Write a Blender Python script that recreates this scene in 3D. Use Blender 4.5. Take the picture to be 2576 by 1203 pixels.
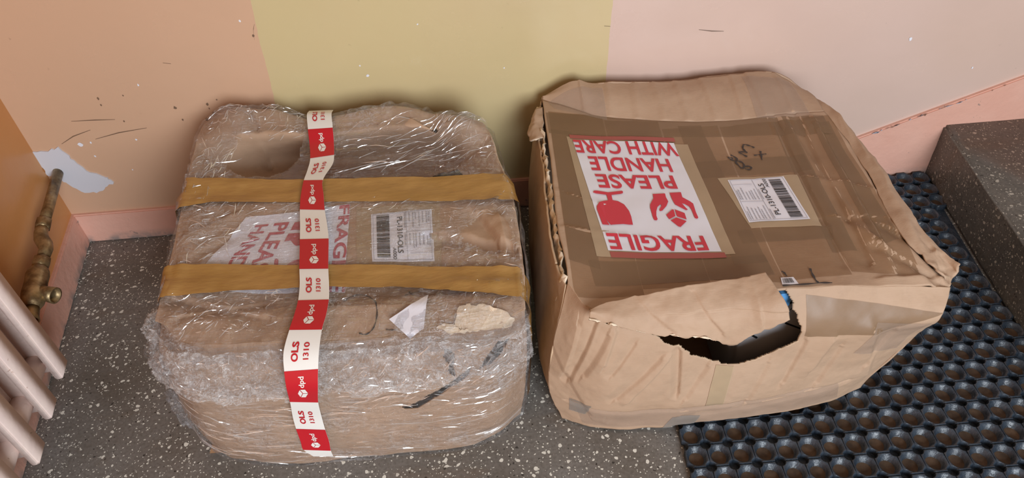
import bpy, bmesh, math, random
import numpy as np
from mathutils import Vector, Matrix
from mathutils.bvhtree import BVHTree

for o in list(bpy.data.objects):
    bpy.data.objects.remove(o)
SC = bpy.context.scene
COL = SC.collection
random.seed(7)

# ------------------------------------------------------------------ camera
PITCH, ROLL = math.radians(42.85), math.radians(4.66)
cam_data = bpy.data.cameras.new('camera')
cam_data.sensor_fit = 'HORIZONTAL'; cam_data.sensor_width = 36.0
cam_data.lens = 1860.0 / 2576.0 * 36.0
cam_data.clip_start = 0.02
cam = bpy.data.objects.new('camera', cam_data); COL.objects.link(cam)
_f = Vector((0, math.cos(PITCH), -math.sin(PITCH)))
_u0 = Vector((0, math.sin(PITCH), math.cos(PITCH))); _r0 = Vector((1, 0, 0))
_r = _r0*math.cos(ROLL) - _u0*math.sin(ROLL); _u = _r0*math.sin(ROLL) + _u0*math.cos(ROLL)
M = Matrix((_r, _u, -_f)).transposed().to_4x4(); M.translation = Vector((0, 0, 1.30))
cam.matrix_world = M
SC.camera = cam

# ------------------------------------------------------------------ light
world = bpy.data.worlds.new('stairwell_ambient'); SC.world = world
world.use_nodes = True
world.node_tree.nodes['Background'].inputs[0].default_value = (1.0, 0.86, 0.74, 1)
world.node_tree.nodes['Background'].inputs[1].default_value = 0.30

def area(name, loc, target, sx, sy, power, color):
    d = bpy.data.lights.new(name, 'AREA'); d.shape = 'RECTANGLE'; d.size = sx; d.size_y = sy
    d.energy = power; d.color = color
    o = bpy.data.objects.new(name, d); COL.objects.link(o); o.location = loc
    o.rotation_euler = (Vector(target)-Vector(loc)).to_track_quat('-Z', 'Y').to_euler()
    return o
area('window_daylight', (1.0, -2.2, 1.45), (0.1, 1.2, 0.3), 1.3, 1.7, 150, (0.86, 0.93, 1.0))
SC.view_settings.view_transform = 'Standard'
SC.view_settings.look = 'None'
SC.view_settings.exposure = -0.10
SC.view_settings.gamma = 1.0
SC.view_settings.use_curve_mapping = False

# ------------------------------------------------------------------ numeric helpers
def _hash(i, j, k, s):
    n = (i*374761393 + j*668265263 + k*2147483647 + s*974634721).astype(np.int64) & 0x7fffffff
    n = ((n ^ (n >> 13))*1274126177) & 0x7fffffff
    n = ((n ^ (n >> 15))*668265263) & 0x7fffffff
    n = n ^ (n >> 16)
    return (n & 0xffff)/32767.5 - 1.0
def vnoise(p, scale, seed=0):
    q = np.asarray(p)*np.asarray(scale) + seed*7.31
    b = np.floor(q).astype(np.int64); t = q-b; t = t*t*t*(t*(t*6-15)+10)
    r = 0
    for dx in (0, 1):
        wx = t[..., 0] if dx else 1-t[..., 0]
        for dy in (0, 1):
            wy = t[..., 1] if dy else 1-t[..., 1]
            for dz in (0, 1):
                wz = t[..., 2] if dz else 1-t[..., 2]
                r = r + wx*wy*wz*_hash(b[..., 0]+dx, b[..., 1]+dy, b[..., 2]+dz, seed)
    return r
def fbm(p, scale, oct=3, seed=0):
    s = np.asarray(scale, float); r = 0; a = 1.0
    for o in range(oct):
        r = r + a*vnoise(p, s, seed+o*3); a *= .5; s = s*2.03
    return r
def ridged(p, scale, oct=2, seed=0):
    s = np.asarray(scale, float); r = 0; a = 1.0
    for o in range(oct):
        r = r + a*(1-2*np.abs(vnoise(p, s, seed+o*5))); a *= .5; s = s*2.1
    return r
def rot2(p, ax, ang):
    """rotate coordinates about world axis index ax by ang"""
    p = np.array(p); a, b = [(1, 2), (2, 0), (0, 1)][ax]
    c, s = math.cos(ang), math.sin(ang)
    pa, pb = p[..., a].copy(), p[..., b].copy()
    p[..., a] = c*pa-s*pb; p[..., b] = s*pa+c*pb
    return p
def _cr_axis(C, n):
    """Catmull-Rom resample along axis 0 to n samples"""
    R = C.shape[0]; t = np.linspace(0, R-1, n); i = np.minimum(t.astype(int), R-2); f = (t-i)
    E = np.concatenate([2*C[:1]-C[1:2], C, 2*C[-1:]-C[-2:-1]])
    f = f.reshape((-1,)+(1,)*(C.ndim-1))
    p0, p1, p2, p3 = E[i], E[i+1], E[i+2], E[i+3]
    tn = .5
    m1, m2 = tn*(p2-p0), tn*(p3-p1)
    return (2*f**3-3*f**2+1)*p1 + (f**3-2*f**2+f)*m1 + (-2*f**3+3*f**2)*p2 + (f**3-f**2)*m2
def patch(ctrl, nv, nu):
    C = np.array(ctrl, float)
    return _cr_axis(_cr_axis(C, nv).swapaxes(0, 1), nu).swapaxes(0, 1)
def normals(P):
    du = np.gradient(P, axis=1); dv = np.gradient(P, axis=0)
    n = np.cross(du, dv); l = np.linalg.norm(n, axis=-1, keepdims=True); l[l < 1e-9] = 1
    return n/l
def in_poly(x, y, poly):
    ins = np.zeros(x.shape, bool); n = len(poly); j = n-1
    for i in range(n):
        xi, yi = poly[i]; xj, yj = poly[j]
        c = ((yi > y) != (yj > y)) & (x < (xj-xi)*(y-yi)/((yj-yi) if abs(yj-yi) > 1e-12 else 1e-12)+xi)
        ins ^= c; j = i
    return ins
def crease(a, b, segs):
    """sum of V-shaped folds; a,b in-plane coordinates; segs: (a0,b0,a1,b1,width,depth)"""
    r = np.zeros(a.shape)
    for (a0, b0, a1, b1, w, d) in segs:
        L2 = (a1-a0)**2+(b1-b0)**2
        t = np.clip(((a-a0)*(a1-a0)+(b-b0)*(b1-b0))/L2, 0, 1)
        dist = np.hypot(a-a0-t*(a1-a0), b-b0-t*(b1-b0))
        side = (a-a0)*(b1-b0)-(b-b0)*(a1-a0)          # a fold is sharp on one side, slack on the other
        r += d*np.where(side > 0, np.maximum(0, 1-dist/(w*1.6)), np.maximum(0, 1-dist/(w*.4)))
    return r
def crumple(P, amp, scale=9, seed=0):
    return np.stack([fbm(P, scale, 3, seed+i*11) for i in range(3)], -1)*amp

# ------------------------------------------------------------------ scene helpers
def tag(o, label=None, cat=None, group=None, kind=None):
    if label: o['label'] = label
    if cat: o['category'] = cat
    if group: o['group'] = group
    if kind: o['kind'] = kind
    return o
def empty(name, loc=(0, 0, 0)):
    o = bpy.data.objects.new(name, None); o.empty_display_size = .05; COL.objects.link(o); o.location = loc
    return o
def link(name, me, material=None, parent=None, smooth=True):
    o = bpy.data.objects.new(name, me); COL.objects.link(o)
    if material is not None and len(me.materials) == 0: me.materials.append(material)
    if smooth: me.polygons.foreach_set('use_smooth', [True]*len(me.polygons))
    if parent is not None:
        o.parent = parent
        loc = Vector(parent.location) if parent.parent is None else Vector(parent.location)+Vector(parent.parent.location)
        o.location = -loc        # vertices are given in world coordinates
    return o
def raw(name, v, f, material, parent=None, smooth=False):
    me = bpy.data.meshes.new(name); me.from_pydata([tuple(map(float, p)) for p in v], [], [tuple(map(int, q)) for q in f]); me.update()
    return link(name, me, material, parent, smooth)
def grid_faces(nv, nu, keep=None):
    i, j = np.meshgrid(np.arange(nv-1), np.arange(nu-1), indexing='ij')
    q = np.stack([i*nu+j, i*nu+j+1, (i+1)*nu+j+1, (i+1)*nu+j], -1)
    if keep is not None: q = q[keep]
    return q.reshape(-1, 4)
def grid(name, P, material, parent=None, keep=None, thick=0, offset=-1, rim=None, smooth=True):
    nv, nu = P.shape[:2]
    q = grid_faces(nv, nu, keep); V = P.reshape(-1, 3)
    if keep is not None:
        used = np.unique(q); m = -np.ones(len(V), int); m[used] = np.arange(len(used)); V = V[used]; q = m[q]
    me = bpy.data.meshes.new(name)
    me.from_pydata(V.tolist(), [], q.tolist()); me.update()
    o = link(name, me, material, parent, smooth)
    if thick:
        s = o.modifiers.new('thickness', 'SOLIDIFY'); s.thickness = thick; s.offset = offset
        if rim is not None: me.materials.append(rim); s.material_offset_rim = 1
    return o
def facemid(P):
    return (P[:-1, :-1]+P[1:, :-1]+P[:-1, 1:]+P[1:, 1:])/4
def bvh_of(*Ps):
    V, F, n = [], [], 0
    for P in Ps:
        q = grid_faces(*P.shape[:2])+n; V += P.reshape(-1, 3).tolist(); F += q.tolist(); n = len(V)
    return BVHTree.FromPolygons(V, F)
def bm_obj(name, bm, material, parent=None, smooth=False):
    me = bpy.data.meshes.new(name); bm.normal_update(); bm.to_mesh(me); bm.free()
    return link(name, me, material, parent, smooth)
def prism(poly, a, b, axis):
    """polygon in the two other axes extruded along axis from a to b -> bmesh"""
    bm = bmesh.new()
    def mk(p, t):
        c = [0, 0, 0]; o = [i for i in range(3) if i != axis]; c[axis] = t; c[o[0]] = p[0]; c[o[1]] = p[1]; return bm.verts.new(c)
    A = [mk(p, a) for p in poly]; B = [mk(p, b) for p in poly]; n = len(poly)
    bm.faces.new(A); bm.faces.new(B[::-1])
    for i in range(n): bm.faces.new((A[i], B[i], B[(i+1) % n], A[(i+1) % n]))
    bmesh.ops.recalc_face_normals(bm, faces=bm.faces)
    return bm
def tube(bm, pts, rads, seg=14, caps=True):
    pts = [Vector(p) for p in pts]; rings = []
    ref = Vector((0, 0, 1))
    for i, p in enumerate(pts):
        d = (pts[min(i+1, len(pts)-1)]-pts[max(i-1, 0)]).normalized()
        x = d.cross(ref if abs(d.dot(ref)) < .95 else Vector((1, 0, 0))).normalized(); y = d.cross(x)
        r = rads[i] if isinstance(rads, (list, tuple)) else rads
        rings.append([bm.verts.new(p+(x*math.cos(t)+y*math.sin(t))*r) for t in [2*math.pi*k/seg for k in range(seg)]])
    for a, b in zip(rings, rings[1:]):
        for k in range(seg): bm.faces.new((a[k], a[(k+1) % seg], b[(k+1) % seg], b[k]))
    if caps: bm.faces.new(rings[0]); bm.faces.new(rings[-1][::-1])
    bmesh.ops.recalc_face_normals(bm, faces=bm.faces)

# ------------------------------------------------------------------ materials
class NT:
    def __init__(s, name):
        s.m = bpy.data.materials.new(name); s.m.use_nodes = True; s.t = s.m.node_tree; s.t.nodes.clear()
        s.out = s.n('ShaderNodeOutputMaterial')
    def n(s, typ, **kw):
        x = s.t.nodes.new(typ)
        for k, v in kw.items():
            if k.startswith('_'): setattr(x, k[1:], v)
            else: s.set(x, k, v)
        return x
    def set(s, x, k, v):
        k = k.replace('__', ' ')
        i = x.inputs[int(k[1:])] if (k[0] == 'i' and k[1:].isdigit()) else x.inputs[k]
        if isinstance(v, bpy.types.NodeSocket): s.t.links.new(v, i)
        else: i.default_value = v
    def noise(s, vec, scale, detail=3, rough=.55, dist=0):
        return s.n('ShaderNodeTexNoise', Vector=vec, Scale=scale, Detail=detail, Roughness=rough, Distortion=dist).outputs['Fac']
    def ramp(s, fac, stops, interp='LINEAR'):
        r = s.n('ShaderNodeValToRGB', Fac=fac); e = r.color_ramp; e.interpolation = interp
        while len(e.elements) < len(stops): e.elements.new(.5)
        for el, (p, c) in zip(e.elements, stops):
            el.position = p; el.color = tuple(c)+(1,) if hasattr(c, '__len__') else (c, c, c, 1)
        return r.outputs['Color']
    def mix(s, fac, a, b, mode='MIX'):
        x = s.n('ShaderNodeMix', _data_type='RGBA', _blend_type=mode)
        for k, v in ((0, fac), (6, a), (7, b)):
            if isinstance(v, bpy.types.NodeSocket): s.t.links.new(v, x.inputs[k])
            else: x.inputs[k].default_value = v if k == 0 else (tuple(v)+(1,))[:4]
        return x.outputs[2]
    def math(s, op, a, b=0.0, c=0.0):
        x = s.n('ShaderNodeMath', _operation=op, i0=a, i1=b, i2=c); return x.outputs[0]
    def mapping(s, vec, scale=(1, 1, 1), rot=(0, 0, 0), loc=(0, 0, 0)):
        return s.n('ShaderNodeMapping', Vector=vec, Scale=scale, Rotation=rot, Location=loc).outputs[0]
    def pos(s): return s.n('ShaderNodeNewGeometry').outputs['Position']
    def bump(s, h, strength=.3, dist=.002):
        return s.n('ShaderNodeBump', Height=h, Strength=strength, Distance=dist).outputs[0]
    def bsdf(s, color, rough=.6, normal=None, metal=0, spec=.5, **kw):
        b = s.n('ShaderNodeBsdfPrincipled')
        s.set(b, 'Base Color', color if isinstance(color, bpy.types.NodeSocket) else tuple(color)+(1,))
        s.set(b, 'Roughness', rough); s.set(b, 'Metallic', metal); s.set(b, 'Specular IOR Level', spec)
        if normal is not None: s.set(b, 'Normal', normal)
        for k, v in kw.items(): s.set(b, k, v)
        s.t.links.new(b.outputs[0], s.out.inputs[0]); return b
MAT = {}
def simple(name, color, rough=.6, metal=0, spec=.5):
    n = NT(name); n.bsdf(color, rough, None, metal, spec); MAT[name] = n.m; return n.m

def paint_speckle(n, p, col, amount=.5):
    """dirt scuffs and small chipped flecks of a painted wall"""
    d = n.noise(n.mapping(p, (1, 1, 1.3)), 3.0, 5, .6)
    col = n.mix(n.math('MULTIPLY', n.ramp(d, [(.45, 0), (.75, 1)]), .16*amount), col, (.30, .22, .15))
    s = n.noise(n.mapping(p, (1, 1, 1)), 38, 3, .7)
    s2 = n.noise(p, 5, 2)
    fac = n.math('MULTIPLY', n.ramp(s, [(.70, 0), (.76, 1)]), n.ramp(s2, [(.52, 0), (.66, 1)]))
    col = n.mix(n.math('MULTIPLY', fac, .55*amount), col, (.12, .08, .05))
    v = n.n('ShaderNodeTexVoronoi', Vector=n.mapping(p, (1, 1, .8)), Scale=11)
    ch = n.math('LESS_THAN', n.math('ADD', v.outputs['Distance'], n.math('MULTIPLY', n.noise(p, 120, 2), .06)), .062)
    rnd = n.n('ShaderNodeSeparateColor', Color=v.outputs['Color']).outputs[0]
    ch = n.math('MULTIPLY', ch, n.math('GREATER_THAN', rnd, .88))
    return n.mix(ch, col, (.80, .80, .84))

def m_wall_back():
    n = NT('wall_paint'); p = n.pos(); x = n.n('ShaderNodeSeparateXYZ', Vector=p)
    wob = n.math('MULTIPLY', n.math('SUBTRACT', n.noise(p, 14, 3), .5), .012)
    xx = n.math('ADD', n.math('ADD', x.outputs[0], wob), 0)
    b1 = n.math('ADD', n.math('MULTIPLY', n.math('SUBTRACT', x.outputs[2], .40), .065), -.532)
    b2 = n.math('ADD', n.math('MULTIPLY', n.math('SUBTRACT', x.outputs[2], .36), .06), .252)
    c = n.mix(n.math('GREATER_THAN', xx, b1), (.64, .405, .265), (.61, .495, .265))
    c = n.mix(n.math('GREATER_THAN', xx, b2), c, (.66, .485, .415))
    c = n.mix(n.math('MULTIPLY', n.ramp(n.noise(p, 2.2, 2), [(.35, 0), (.7, 1)]), .2), c, (.62, .43, .30))
    c = paint_speckle(n, p, c)
    n.bsdf(c, n.ramp(n.noise(p, 7, 4), [(.3, .16), (.7, .30)]), n.bump(n.noise(p, 9, 3), .22, .006), 0, .6)
    MAT['wall'] = n.m
def m_wall_left():
    n = NT('orange_wall_paint'); p = n.pos()
    c = n.mix(n.noise(p, 5, 4), (.62, .27, .08), (.72, .36, .14)); c = paint_speckle(n, p, c)
    n.bsdf(c, .3, n.bump(n.noise(p, 16, 4), .3, .004), 0, .4); MAT['wall_left'] = n.m
def m_skirt():
    n = NT('skirting_paint'); p = n.pos()
    c = n.mix(n.noise(p, 9, 4), (.70, .36, .27), (.78, .47, .37))
    f = n.ramp(n.noise(p, 30, 4, .7), [(.66, 0), (.70, 1)])
    c = n.mix(n.math('MULTIPLY', f, .7), c, (.20, .17, .15))
    z = n.n('ShaderNodeSeparateXYZ', Vector=p).outputs[2]
    low = n.math('MULTIPLY', n.ramp(z, [(.0, 1), (.03, 0)]), n.ramp(n.noise(p, 22, 4), [(.42, 0), (.6, 1)]))
    c = n.mix(low, c, (.22, .21, .20))
    n.bsdf(c, .4, n.bump(n.noise(p, 40, 4), .5, .004), 0, .4); MAT['skirt'] = n.m
def m_terrazzo(name, base1, base2, chip, bright):
    n = NT(name); p = n.pos(); flat = n.mapping(p, (1, 1, 1))
    warp = n.n('ShaderNodeMix', _data_type='VECTOR'); warp.inputs[0].default_value = .012
    n.t.links.new(flat, warp.inputs[4]); n.t.links.new(n.n('ShaderNodeTexNoise', Vector=p, Scale=60).outputs['Color'], warp.inputs[5])
    pv = warp.outputs[1]
    c = n.mix(n.ramp(n.noise(p, 4, 5), [(.35, 0), (.65, 1)]), base1, base2)
    c = n.mix(n.math('MULTIPLY', n.ramp(n.noise(p, 160, 2), [(.4, 0), (.7, 1)]), .5), c, tuple(v*.55 for v in base1))
    for sc, th, col, keep in ((85, .24, chip, .45), (150, .22, tuple(v*.8 for v in chip), .4), (120, .2, (.05, .045, .04), .72), (230, .26, chip, .72)):
        v = n.n('ShaderNodeTexVoronoi', Vector=pv, Scale=sc)
        rnd = n.n('ShaderNodeSeparateColor', Color=v.outputs['Color'])
        thr = n.math('MULTIPLY', rnd.outputs[1], th*1.5)
        m = n.math('MULTIPLY', n.math('LESS_THAN', v.outputs['Distance'], thr), n.math('GREATER_THAN', rnd.outputs[0], keep))
        c = n.mix(m, c, col)
    st = n.ramp(n.noise(n.mapping(p, (1.2, 3.5, 1)), 2.6, 5, .7), [(.56, 0), (.7, 1)])
    c = n.mix(n.math('MULTIPLY', st, .35), c, (.16, .10, .055))
    n.bsdf(c, n.ramp(n.noise(p, 11, 3), [(.3, .30), (.7, .5)]), n.bump(n.noise(p, 90, 3), .12, .002), 0, .45)
    MAT[name] = n.m
def m_cardboard(name, c1, c2, rough=.62):
    n = NT(name); p = n.pos()
    c = n.mix(n.ramp(n.noise(p, 3.2, 5), [(.3, 0), (.7, 1)]), c1, c2)
    c = n.mix(n.math('MULTIPLY', n.ramp(n.noise(n.mapping(p, (1, 1, 1)), 24, 4, .7), [(.5, 0), (.75, 1)]), .22), c, tuple(v*.62 for v in c1))
    fib = n.noise(n.mapping(p, (20, 160, 160)), 3, 2)
    h = n.math('ADD', n.math('MULTIPLY', n.noise(p, 34, 4), .6), n.math('MULTIPLY', fib, .2))
    n.bsdf(c, rough, n.bump(h, .35, .004), 0, .3); MAT[name] = n.m
def m_film():
    n = NT('stretch_film'); p = n.pos()
    h1 = n.noise(n.mapping(p, (1, 1, 1), (0.5, .3, .6)), 34, 4, .6, 1.8)
    h2 = n.noise(n.mapping(p, (9, 46, 46), (0, .22, .15)), 2.2, 3, .55, .8)
    h3 = n.noise(n.mapping(p, (46, 10, 24), (0, .1, .4)), 1.8, 3, .55, .6)
    h = n.math('ADD', n.math('ADD', n.math('MULTIPLY', h1, .8), h2), n.math('MULTIPLY', h3, .6))
    nb = n.bump(h, 1.0, .022)
    gl = n.n('ShaderNodeBsdfGlossy', Color=(1, 1, 1, 1), Roughness=.09, Normal=nb)
    tr = n.n('ShaderNodeBsdfTransparent', Color=(.97, .97, .98, 1))
    lw = n.n('ShaderNodeFresnel', IOR=1.5, Normal=nb).outputs[0]
    mx = n.n('ShaderNodeMixShader', Fac=n.math('MINIMUM', n.math('ADD', n.math('MULTIPLY', lw, 1.0), .008), .30)); n.t.links.new(tr.outputs[0], mx.inputs[1]); n.t.links.new(gl.outputs[0], mx.inputs[2])
    hz = n.n('ShaderNodeBsdfDiffuse', Color=(.86, .85, .86, 1), Normal=nb)
    r1 = n.math('SUBTRACT', 1, n.math('MULTIPLY', n.math('ABSOLUTE', n.math('SUBTRACT', h2, .5)), 16))
    r2 = n.math('SUBTRACT', 1, n.math('MULTIPLY', n.math('ABSOLUTE', n.math('SUBTRACT', h1, .5)), 20))
    pat = n.ramp(n.noise(p, 9, 4, .6), [(.45, 0), (.72, 1)])
    hf = n.math('MULTIPLY', n.math('MAXIMUM', n.math('MAXIMUM', r1, r2), 0), n.math('ADD', n.math('MULTIPLY', pat, .32), .03))
    hf = n.math('MINIMUM', n.math('ADD', n.math('ADD', hf, n.math('MULTIPLY', pat, .05)), .01), .6)
    fin = n.n('ShaderNodeMixShader', Fac=hf); n.t.links.new(mx.outputs[0], fin.inputs[1]); n.t.links.new(hz.outputs[0], fin.inputs[2])
    n.t.links.new(fin.outputs[0], n.out.inputs[0]); MAT['film'] = n.m
def m_film_crumpled():
    n = NT('crumpled_film'); p = n.pos()
    h = n.noise(p, 48, 4, .62, 1.5); nb = n.bump(h, 1.0, .012)
    gl = n.n('ShaderNodeBsdfGlossy', Color=(1, 1, 1, 1), Roughness=.14, Normal=nb); tr = n.n('ShaderNodeBsdfTransparent', Color=(1, 1, 1, 1))
    df = n.n('ShaderNodeBsdfDiffuse', Color=(.92, .90, .90, 1), Normal=nb); tl = n.n('ShaderNodeBsdfTranslucent', Color=(.92, .90, .90, 1), Normal=nb)
    def mixs(fac, a, b):
        m = n.n('ShaderNodeMixShader', Fac=fac); n.t.links.new(a.outputs[0], m.inputs[1]); n.t.links.new(b.outputs[0], m.inputs[2]); return m
    white = mixs(.4, df, tl); clear = mixs(.09, tr, gl)
    r = n.math('MAXIMUM', n.math('SUBTRACT', 1, n.math('MULTIPLY', n.math('ABSOLUTE', n.math('SUBTRACT', h, .5)), 11)), 0)
    fac = n.math('ADD', n.math('MULTIPLY', r, .34), n.math('MULTIPLY', n.ramp(n.noise(p, 14, 3), [(.35, 0), (.7, 1)]), .16))
    n.t.links.new(mixs(fac, clear, white).outputs[0], n.out.inputs[0]); MAT['film_crumpled'] = n.m
def m_cleartape(name, tint, alpha, rough=.18):
    n = NT(name); p = n.pos()
    nb = n.bump(n.noise(p, 22, 3, .5), .22, .003)
    b = n.bsdf(n.mix(n.noise(p, 12, 4), tint, tuple(v*.75 for v in tint)), rough, nb, 0, .5)
    n.set(b, 'Alpha', alpha); MAT[name] = n.m
def m_browntape():
    n = NT('brown_tape'); p = n.pos()
    c = n.mix(n.ramp(n.noise(n.mapping(p, (3, 12, 6)), 3, 4), [(.3, 0), (.7, 1)]), (.33, .175, .045), (.43, .242, .076))
    n.bsdf(c, .24, n.bump(n.noise(n.mapping(p, (10, 30, 20)), 1.6, 4), .5, .006), 0, .5); MAT['browntape'] = n.m
def m_metal():
    n = NT('old_brass'); p = n.pos()
    c = n.mix(n.ramp(n.noise(p, 45, 4), [(.35, 0), (.65, 1)]), (.16, .10, .045), (.40, .29, .15))
    n.bsdf(c, n.ramp(n.noise(p, 60, 3), [(.3, .3), (.7, .55)]), n.bump(n.noise(p, 120, 3), .3, .002), .75); MAT['brass'] = n.m
def m_rubber():
    n = NT('black_rubber'); p = n.pos()
    c = n.mix(n.ramp(n.noise(p, 30, 4), [(.35, 0), (.7, 1)]), (.016, .025, .038), (.046, .060, .080))
    n.bsdf(c, n.ramp(n.noise(p, 80, 3), [(.3, .32), (.7, .52)]), n.bump(n.noise(p, 120, 3), .6, .003), 0, .65); MAT['rubber'] = n.m
def m_radiator():
    n = NT('radiator_enamel'); p = n.pos()
    c = n.mix(n.ramp(n.noise(p, 26, 4), [(.3, 0), (.7, 1)]), (.80, .62, .56), (.86, .68, .60))
    c = n.mix(n.math('MULTIPLY', n.ramp(n.noise(p, 70, 3, .7), [(.68, 0), (.72, 1)]), .8), c, (.5, .32, .24))
    n.bsdf(c, .36, n.bump(n.noise(p, 60, 3), .35, .003), 0, .45); MAT['radiator'] = n.m
m_wall_back(); m_wall_left(); m_skirt()
m_terrazzo('terrazzo', (.150, .132, .112), (.235, .222, .208), (.78, .76, .68), 1)
m_terrazzo('step_stone', (.125, .128, .118), (.205, .200, .180), (.55, .54, .48), 1)
m_cardboard('card', (.41, .265, .172), (.49, .335, .23))
m_cardboard('card_inner', (.46, .27, .15), (.52, .32, .18))
m_cardboard('card_torn', (.74, .58, .42), (.82, .68, .52), .8)
m_cardboard('card_edge', (.56, .39, .25), (.62, .45, .30), .8)
m_film(); m_film_crumpled(); m_browntape(); m_metal(); m_rubber(); m_radiator()
m_cleartape('cleartape', (.30, .18, .095), .52, .36)
m_cleartape('shinytape', (.55, .42, .34), .28, .10)
simple('label_white', (.76, .75, .82), .45)
simple('print_red', (.60, .035, .06), .5)
simple('print_red_faded', (.36, .085, .07), .5)
simple('print_black', (.035, .033, .036), .5)
simple('print_grey', (.42, .42, .47), .6)
simple('marker', (.03, .025, .025), .5)
simple('tape_red', (.52, .012, .022), .32)
simple('tape_white', (.80, .775, .73), .38)
simple('plaster', (.62, .62, .67), .85)
simple('dark_plastic', (.36, .355, .37), .45)
simple('black_plastic', (.006, .006, .007), .6)
simple('blue_plastic', (.10, .30, .60), .4)

# ------------------------------------------------------------------ the setting
YB = 1.535
def struct(o): o['kind'] = 'structure'; return o
def box(name, x0, x1, y0, y1, z0, z1, mat, parent=None):
    bm = prism([(x0, y0), (x1, y0), (x1, y1), (x0, y1)], z0, z1, 2); return bm_obj(name, bm, MAT[mat], parent)
struct(box('floor', -1.7, 3.2, -3.2, YB+.1, -.10, 0, 'terrazzo'))
struct(box('wall_back', -1.7, 3.2, YB, YB+.12, 0, 2.8, 'wall'))
LW = [(-1.150, YB+.0), (-.945, .35), (-.945, -1.4)]
poly = [(x, y) for x, y in LW]+[(-1.5, -1.4), (-1.5, YB)]
struct(bm_obj('wall_left', prism(poly, 0, 2.8, 2), MAT['wall_left']))
def skirting(name, poly, a, b, axis):
    bm = prism(poly, a, b, axis)
    bmesh.ops.bevel(bm, geom=[e for e in bm.edges], offset=.003, segments=2, affect='EDGES')
    return struct(bm_obj(name, bm, MAT['skirt']))
S0, S1 = .79, 2.6
skirting('baseboard_back', [(-1.16, .0), (S1, .0), (S1, .092+(S1-S0)*.39), (S0, .092), (-1.16, .094)], YB-.010, YB+.004, 1)
# left baseboard follows the wall's two runs
bm = prism([(LW[0][0]-.004, YB), (LW[0][0]+.010, YB), (LW[1][0]+.010, .35), (LW[2][0]+.010, -1.4), (LW[2][0]-.004, -1.4), (LW[1][0]-.004, .35)], 0, .094, 2)
bmesh.ops.bevel(bm, geom=[e for e in bm.edges], offset=.003, segments=2, affect='EDGES')
struct(bm_obj('baseboard_left', bm, MAT['skirt']))
# stone steps of the stair at the right
def step(name, poly, z0, z1, seed):
    bm = prism(poly, z0, z1, 2)
    bmesh.ops.subdivide_edges(bm, edges=bm.edges[:], cuts=14, use_grid_fill=True)
    bmesh.ops.bevel(bm, geom=[e for e in bm.edges if e.is_boundary is False and len(e.link_faces) == 2 and e.calc_face_angle(0) > .6], offset=.006, segments=2, affect='EDGES')
    P = np.array([v.co for v in bm.verts]); D = crumple(P, .0022, 22, seed)
    for v, d in zip(bm.verts, D): v.co += Vector(d)
    return struct(bm_obj(name, bm, MAT['step_stone'], None, True))
step('stone_step', [(1.128, YB), (1.055, .75), (1.01, -.2), (1.60, -.2), (1.60, YB)], 0, .160, 3)
step('stone_step', [(1.470, YB), (1.400, .75), (1.35, -.2), (2.05, -.2), (2.05, YB)], .158, .320, 5)
# plaster patch where the pipe leaves the wall
wall_back = bpy.data.objects['wall_back']
pts = [(-1.150, .300), (-1.118, .296), (-1.085, .302), (-1.068, .270), (-1.050, .232), (-1.012, .205), (-1.000, .188), (-1.022, .172), (-1.055, .158), (-1.088, .160), (-1.105, .190), (-1.128, .215), (-1.150, .225)]
rp = []
for i in range(len(pts)):
    a, b = Vector(pts[i]), Vector(pts[(i+1) % len(pts)])
    for k in range(4): q = a.lerp(b, k/4); rp.append((q.x+random.uniform(-.004, .004), q.y+random.uniform(-.004, .004)))
bm = prism(rp, YB-.003, YB+.002, 1); bm_obj('plaster_patch', bm, MAT['plaster'], wall_back)

SCUFFS = [[(-1.072, .312), (-1.035, .331), (-.987, .345)], [(-.987, .318), (-.924, .331), (-.854, .338)], [(-1.02, .373), (-.964, .371), (-.918, .368)], [(.463, .478), (.493, .472), (.521, .469)],
          [(-.752, .504), (-.735, .500)], [(-.523, .578), (-.529, .565), (-.534, .541)], [(.246, .506), (.260, .504)]]
DOTS = [(-.932, .427), (-.933, .410), (-.768, .387), (-.690, .389), (-.690, .377), (-.684, .363), (-.706, .348), (-.899, .361), (-.873, .430), (-.533, .551), (-.732, .316), (-.762, .353), (-.665, .399)]
CHIPS = [(-1.029, .305, .007), (-1.002, .310, .003), (-.892, .307, .003), (-.303, .430, .004), (.967, .411, .005), (-.316, .457, .002), (-.170, .547, .002), (-.937, .220, .002), (-.828, .454, .003), (-1.009, .269, .003), (1.146, .318, .003), (.014, .421, .002)]
n = NT('scuff_mark'); b = n.bsdf((.10, .065, .04), .7); n.set(b, 'Alpha', .55); MAT['scuff'] = n.m
simple('bare_plaster', (.78, .79, .85), .7)
def blob(name, x, z, r, mat, ys=.0012):
    k = 9; pts = [(x+r*math.cos(t)*random.uniform(.5, 1.1), z+r*1.3*math.sin(t)*random.uniform(.5, 1.1)) for t in [2*math.pi*i/k for i in range(k)]]
    return raw(name, [(a, YB-ys, c) for a, c in pts], [tuple(range(k))], mat, wall_back)
for q in SCUFFS:
    v, f = [], []
    for i, (x, z) in enumerate(q):
        w = .0006 if i in (0, len(q)-1) else .0014
        v += [(x, YB-.0012, z-w), (x, YB-.0012, z+w)]
        if i: f.append((2*i-2, 2*i-1, 2*i+1, 2*i))
    raw('scuff_mark', v, f, MAT['scuff'], wall_back)
for x, z in DOTS: blob('scuff_mark', x, z, random.uniform(.002, .0045), MAT['scuff'])
for x, z, r in CHIPS: blob('paint_chip', x, z, r, MAT['bare_plaster'])
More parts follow.
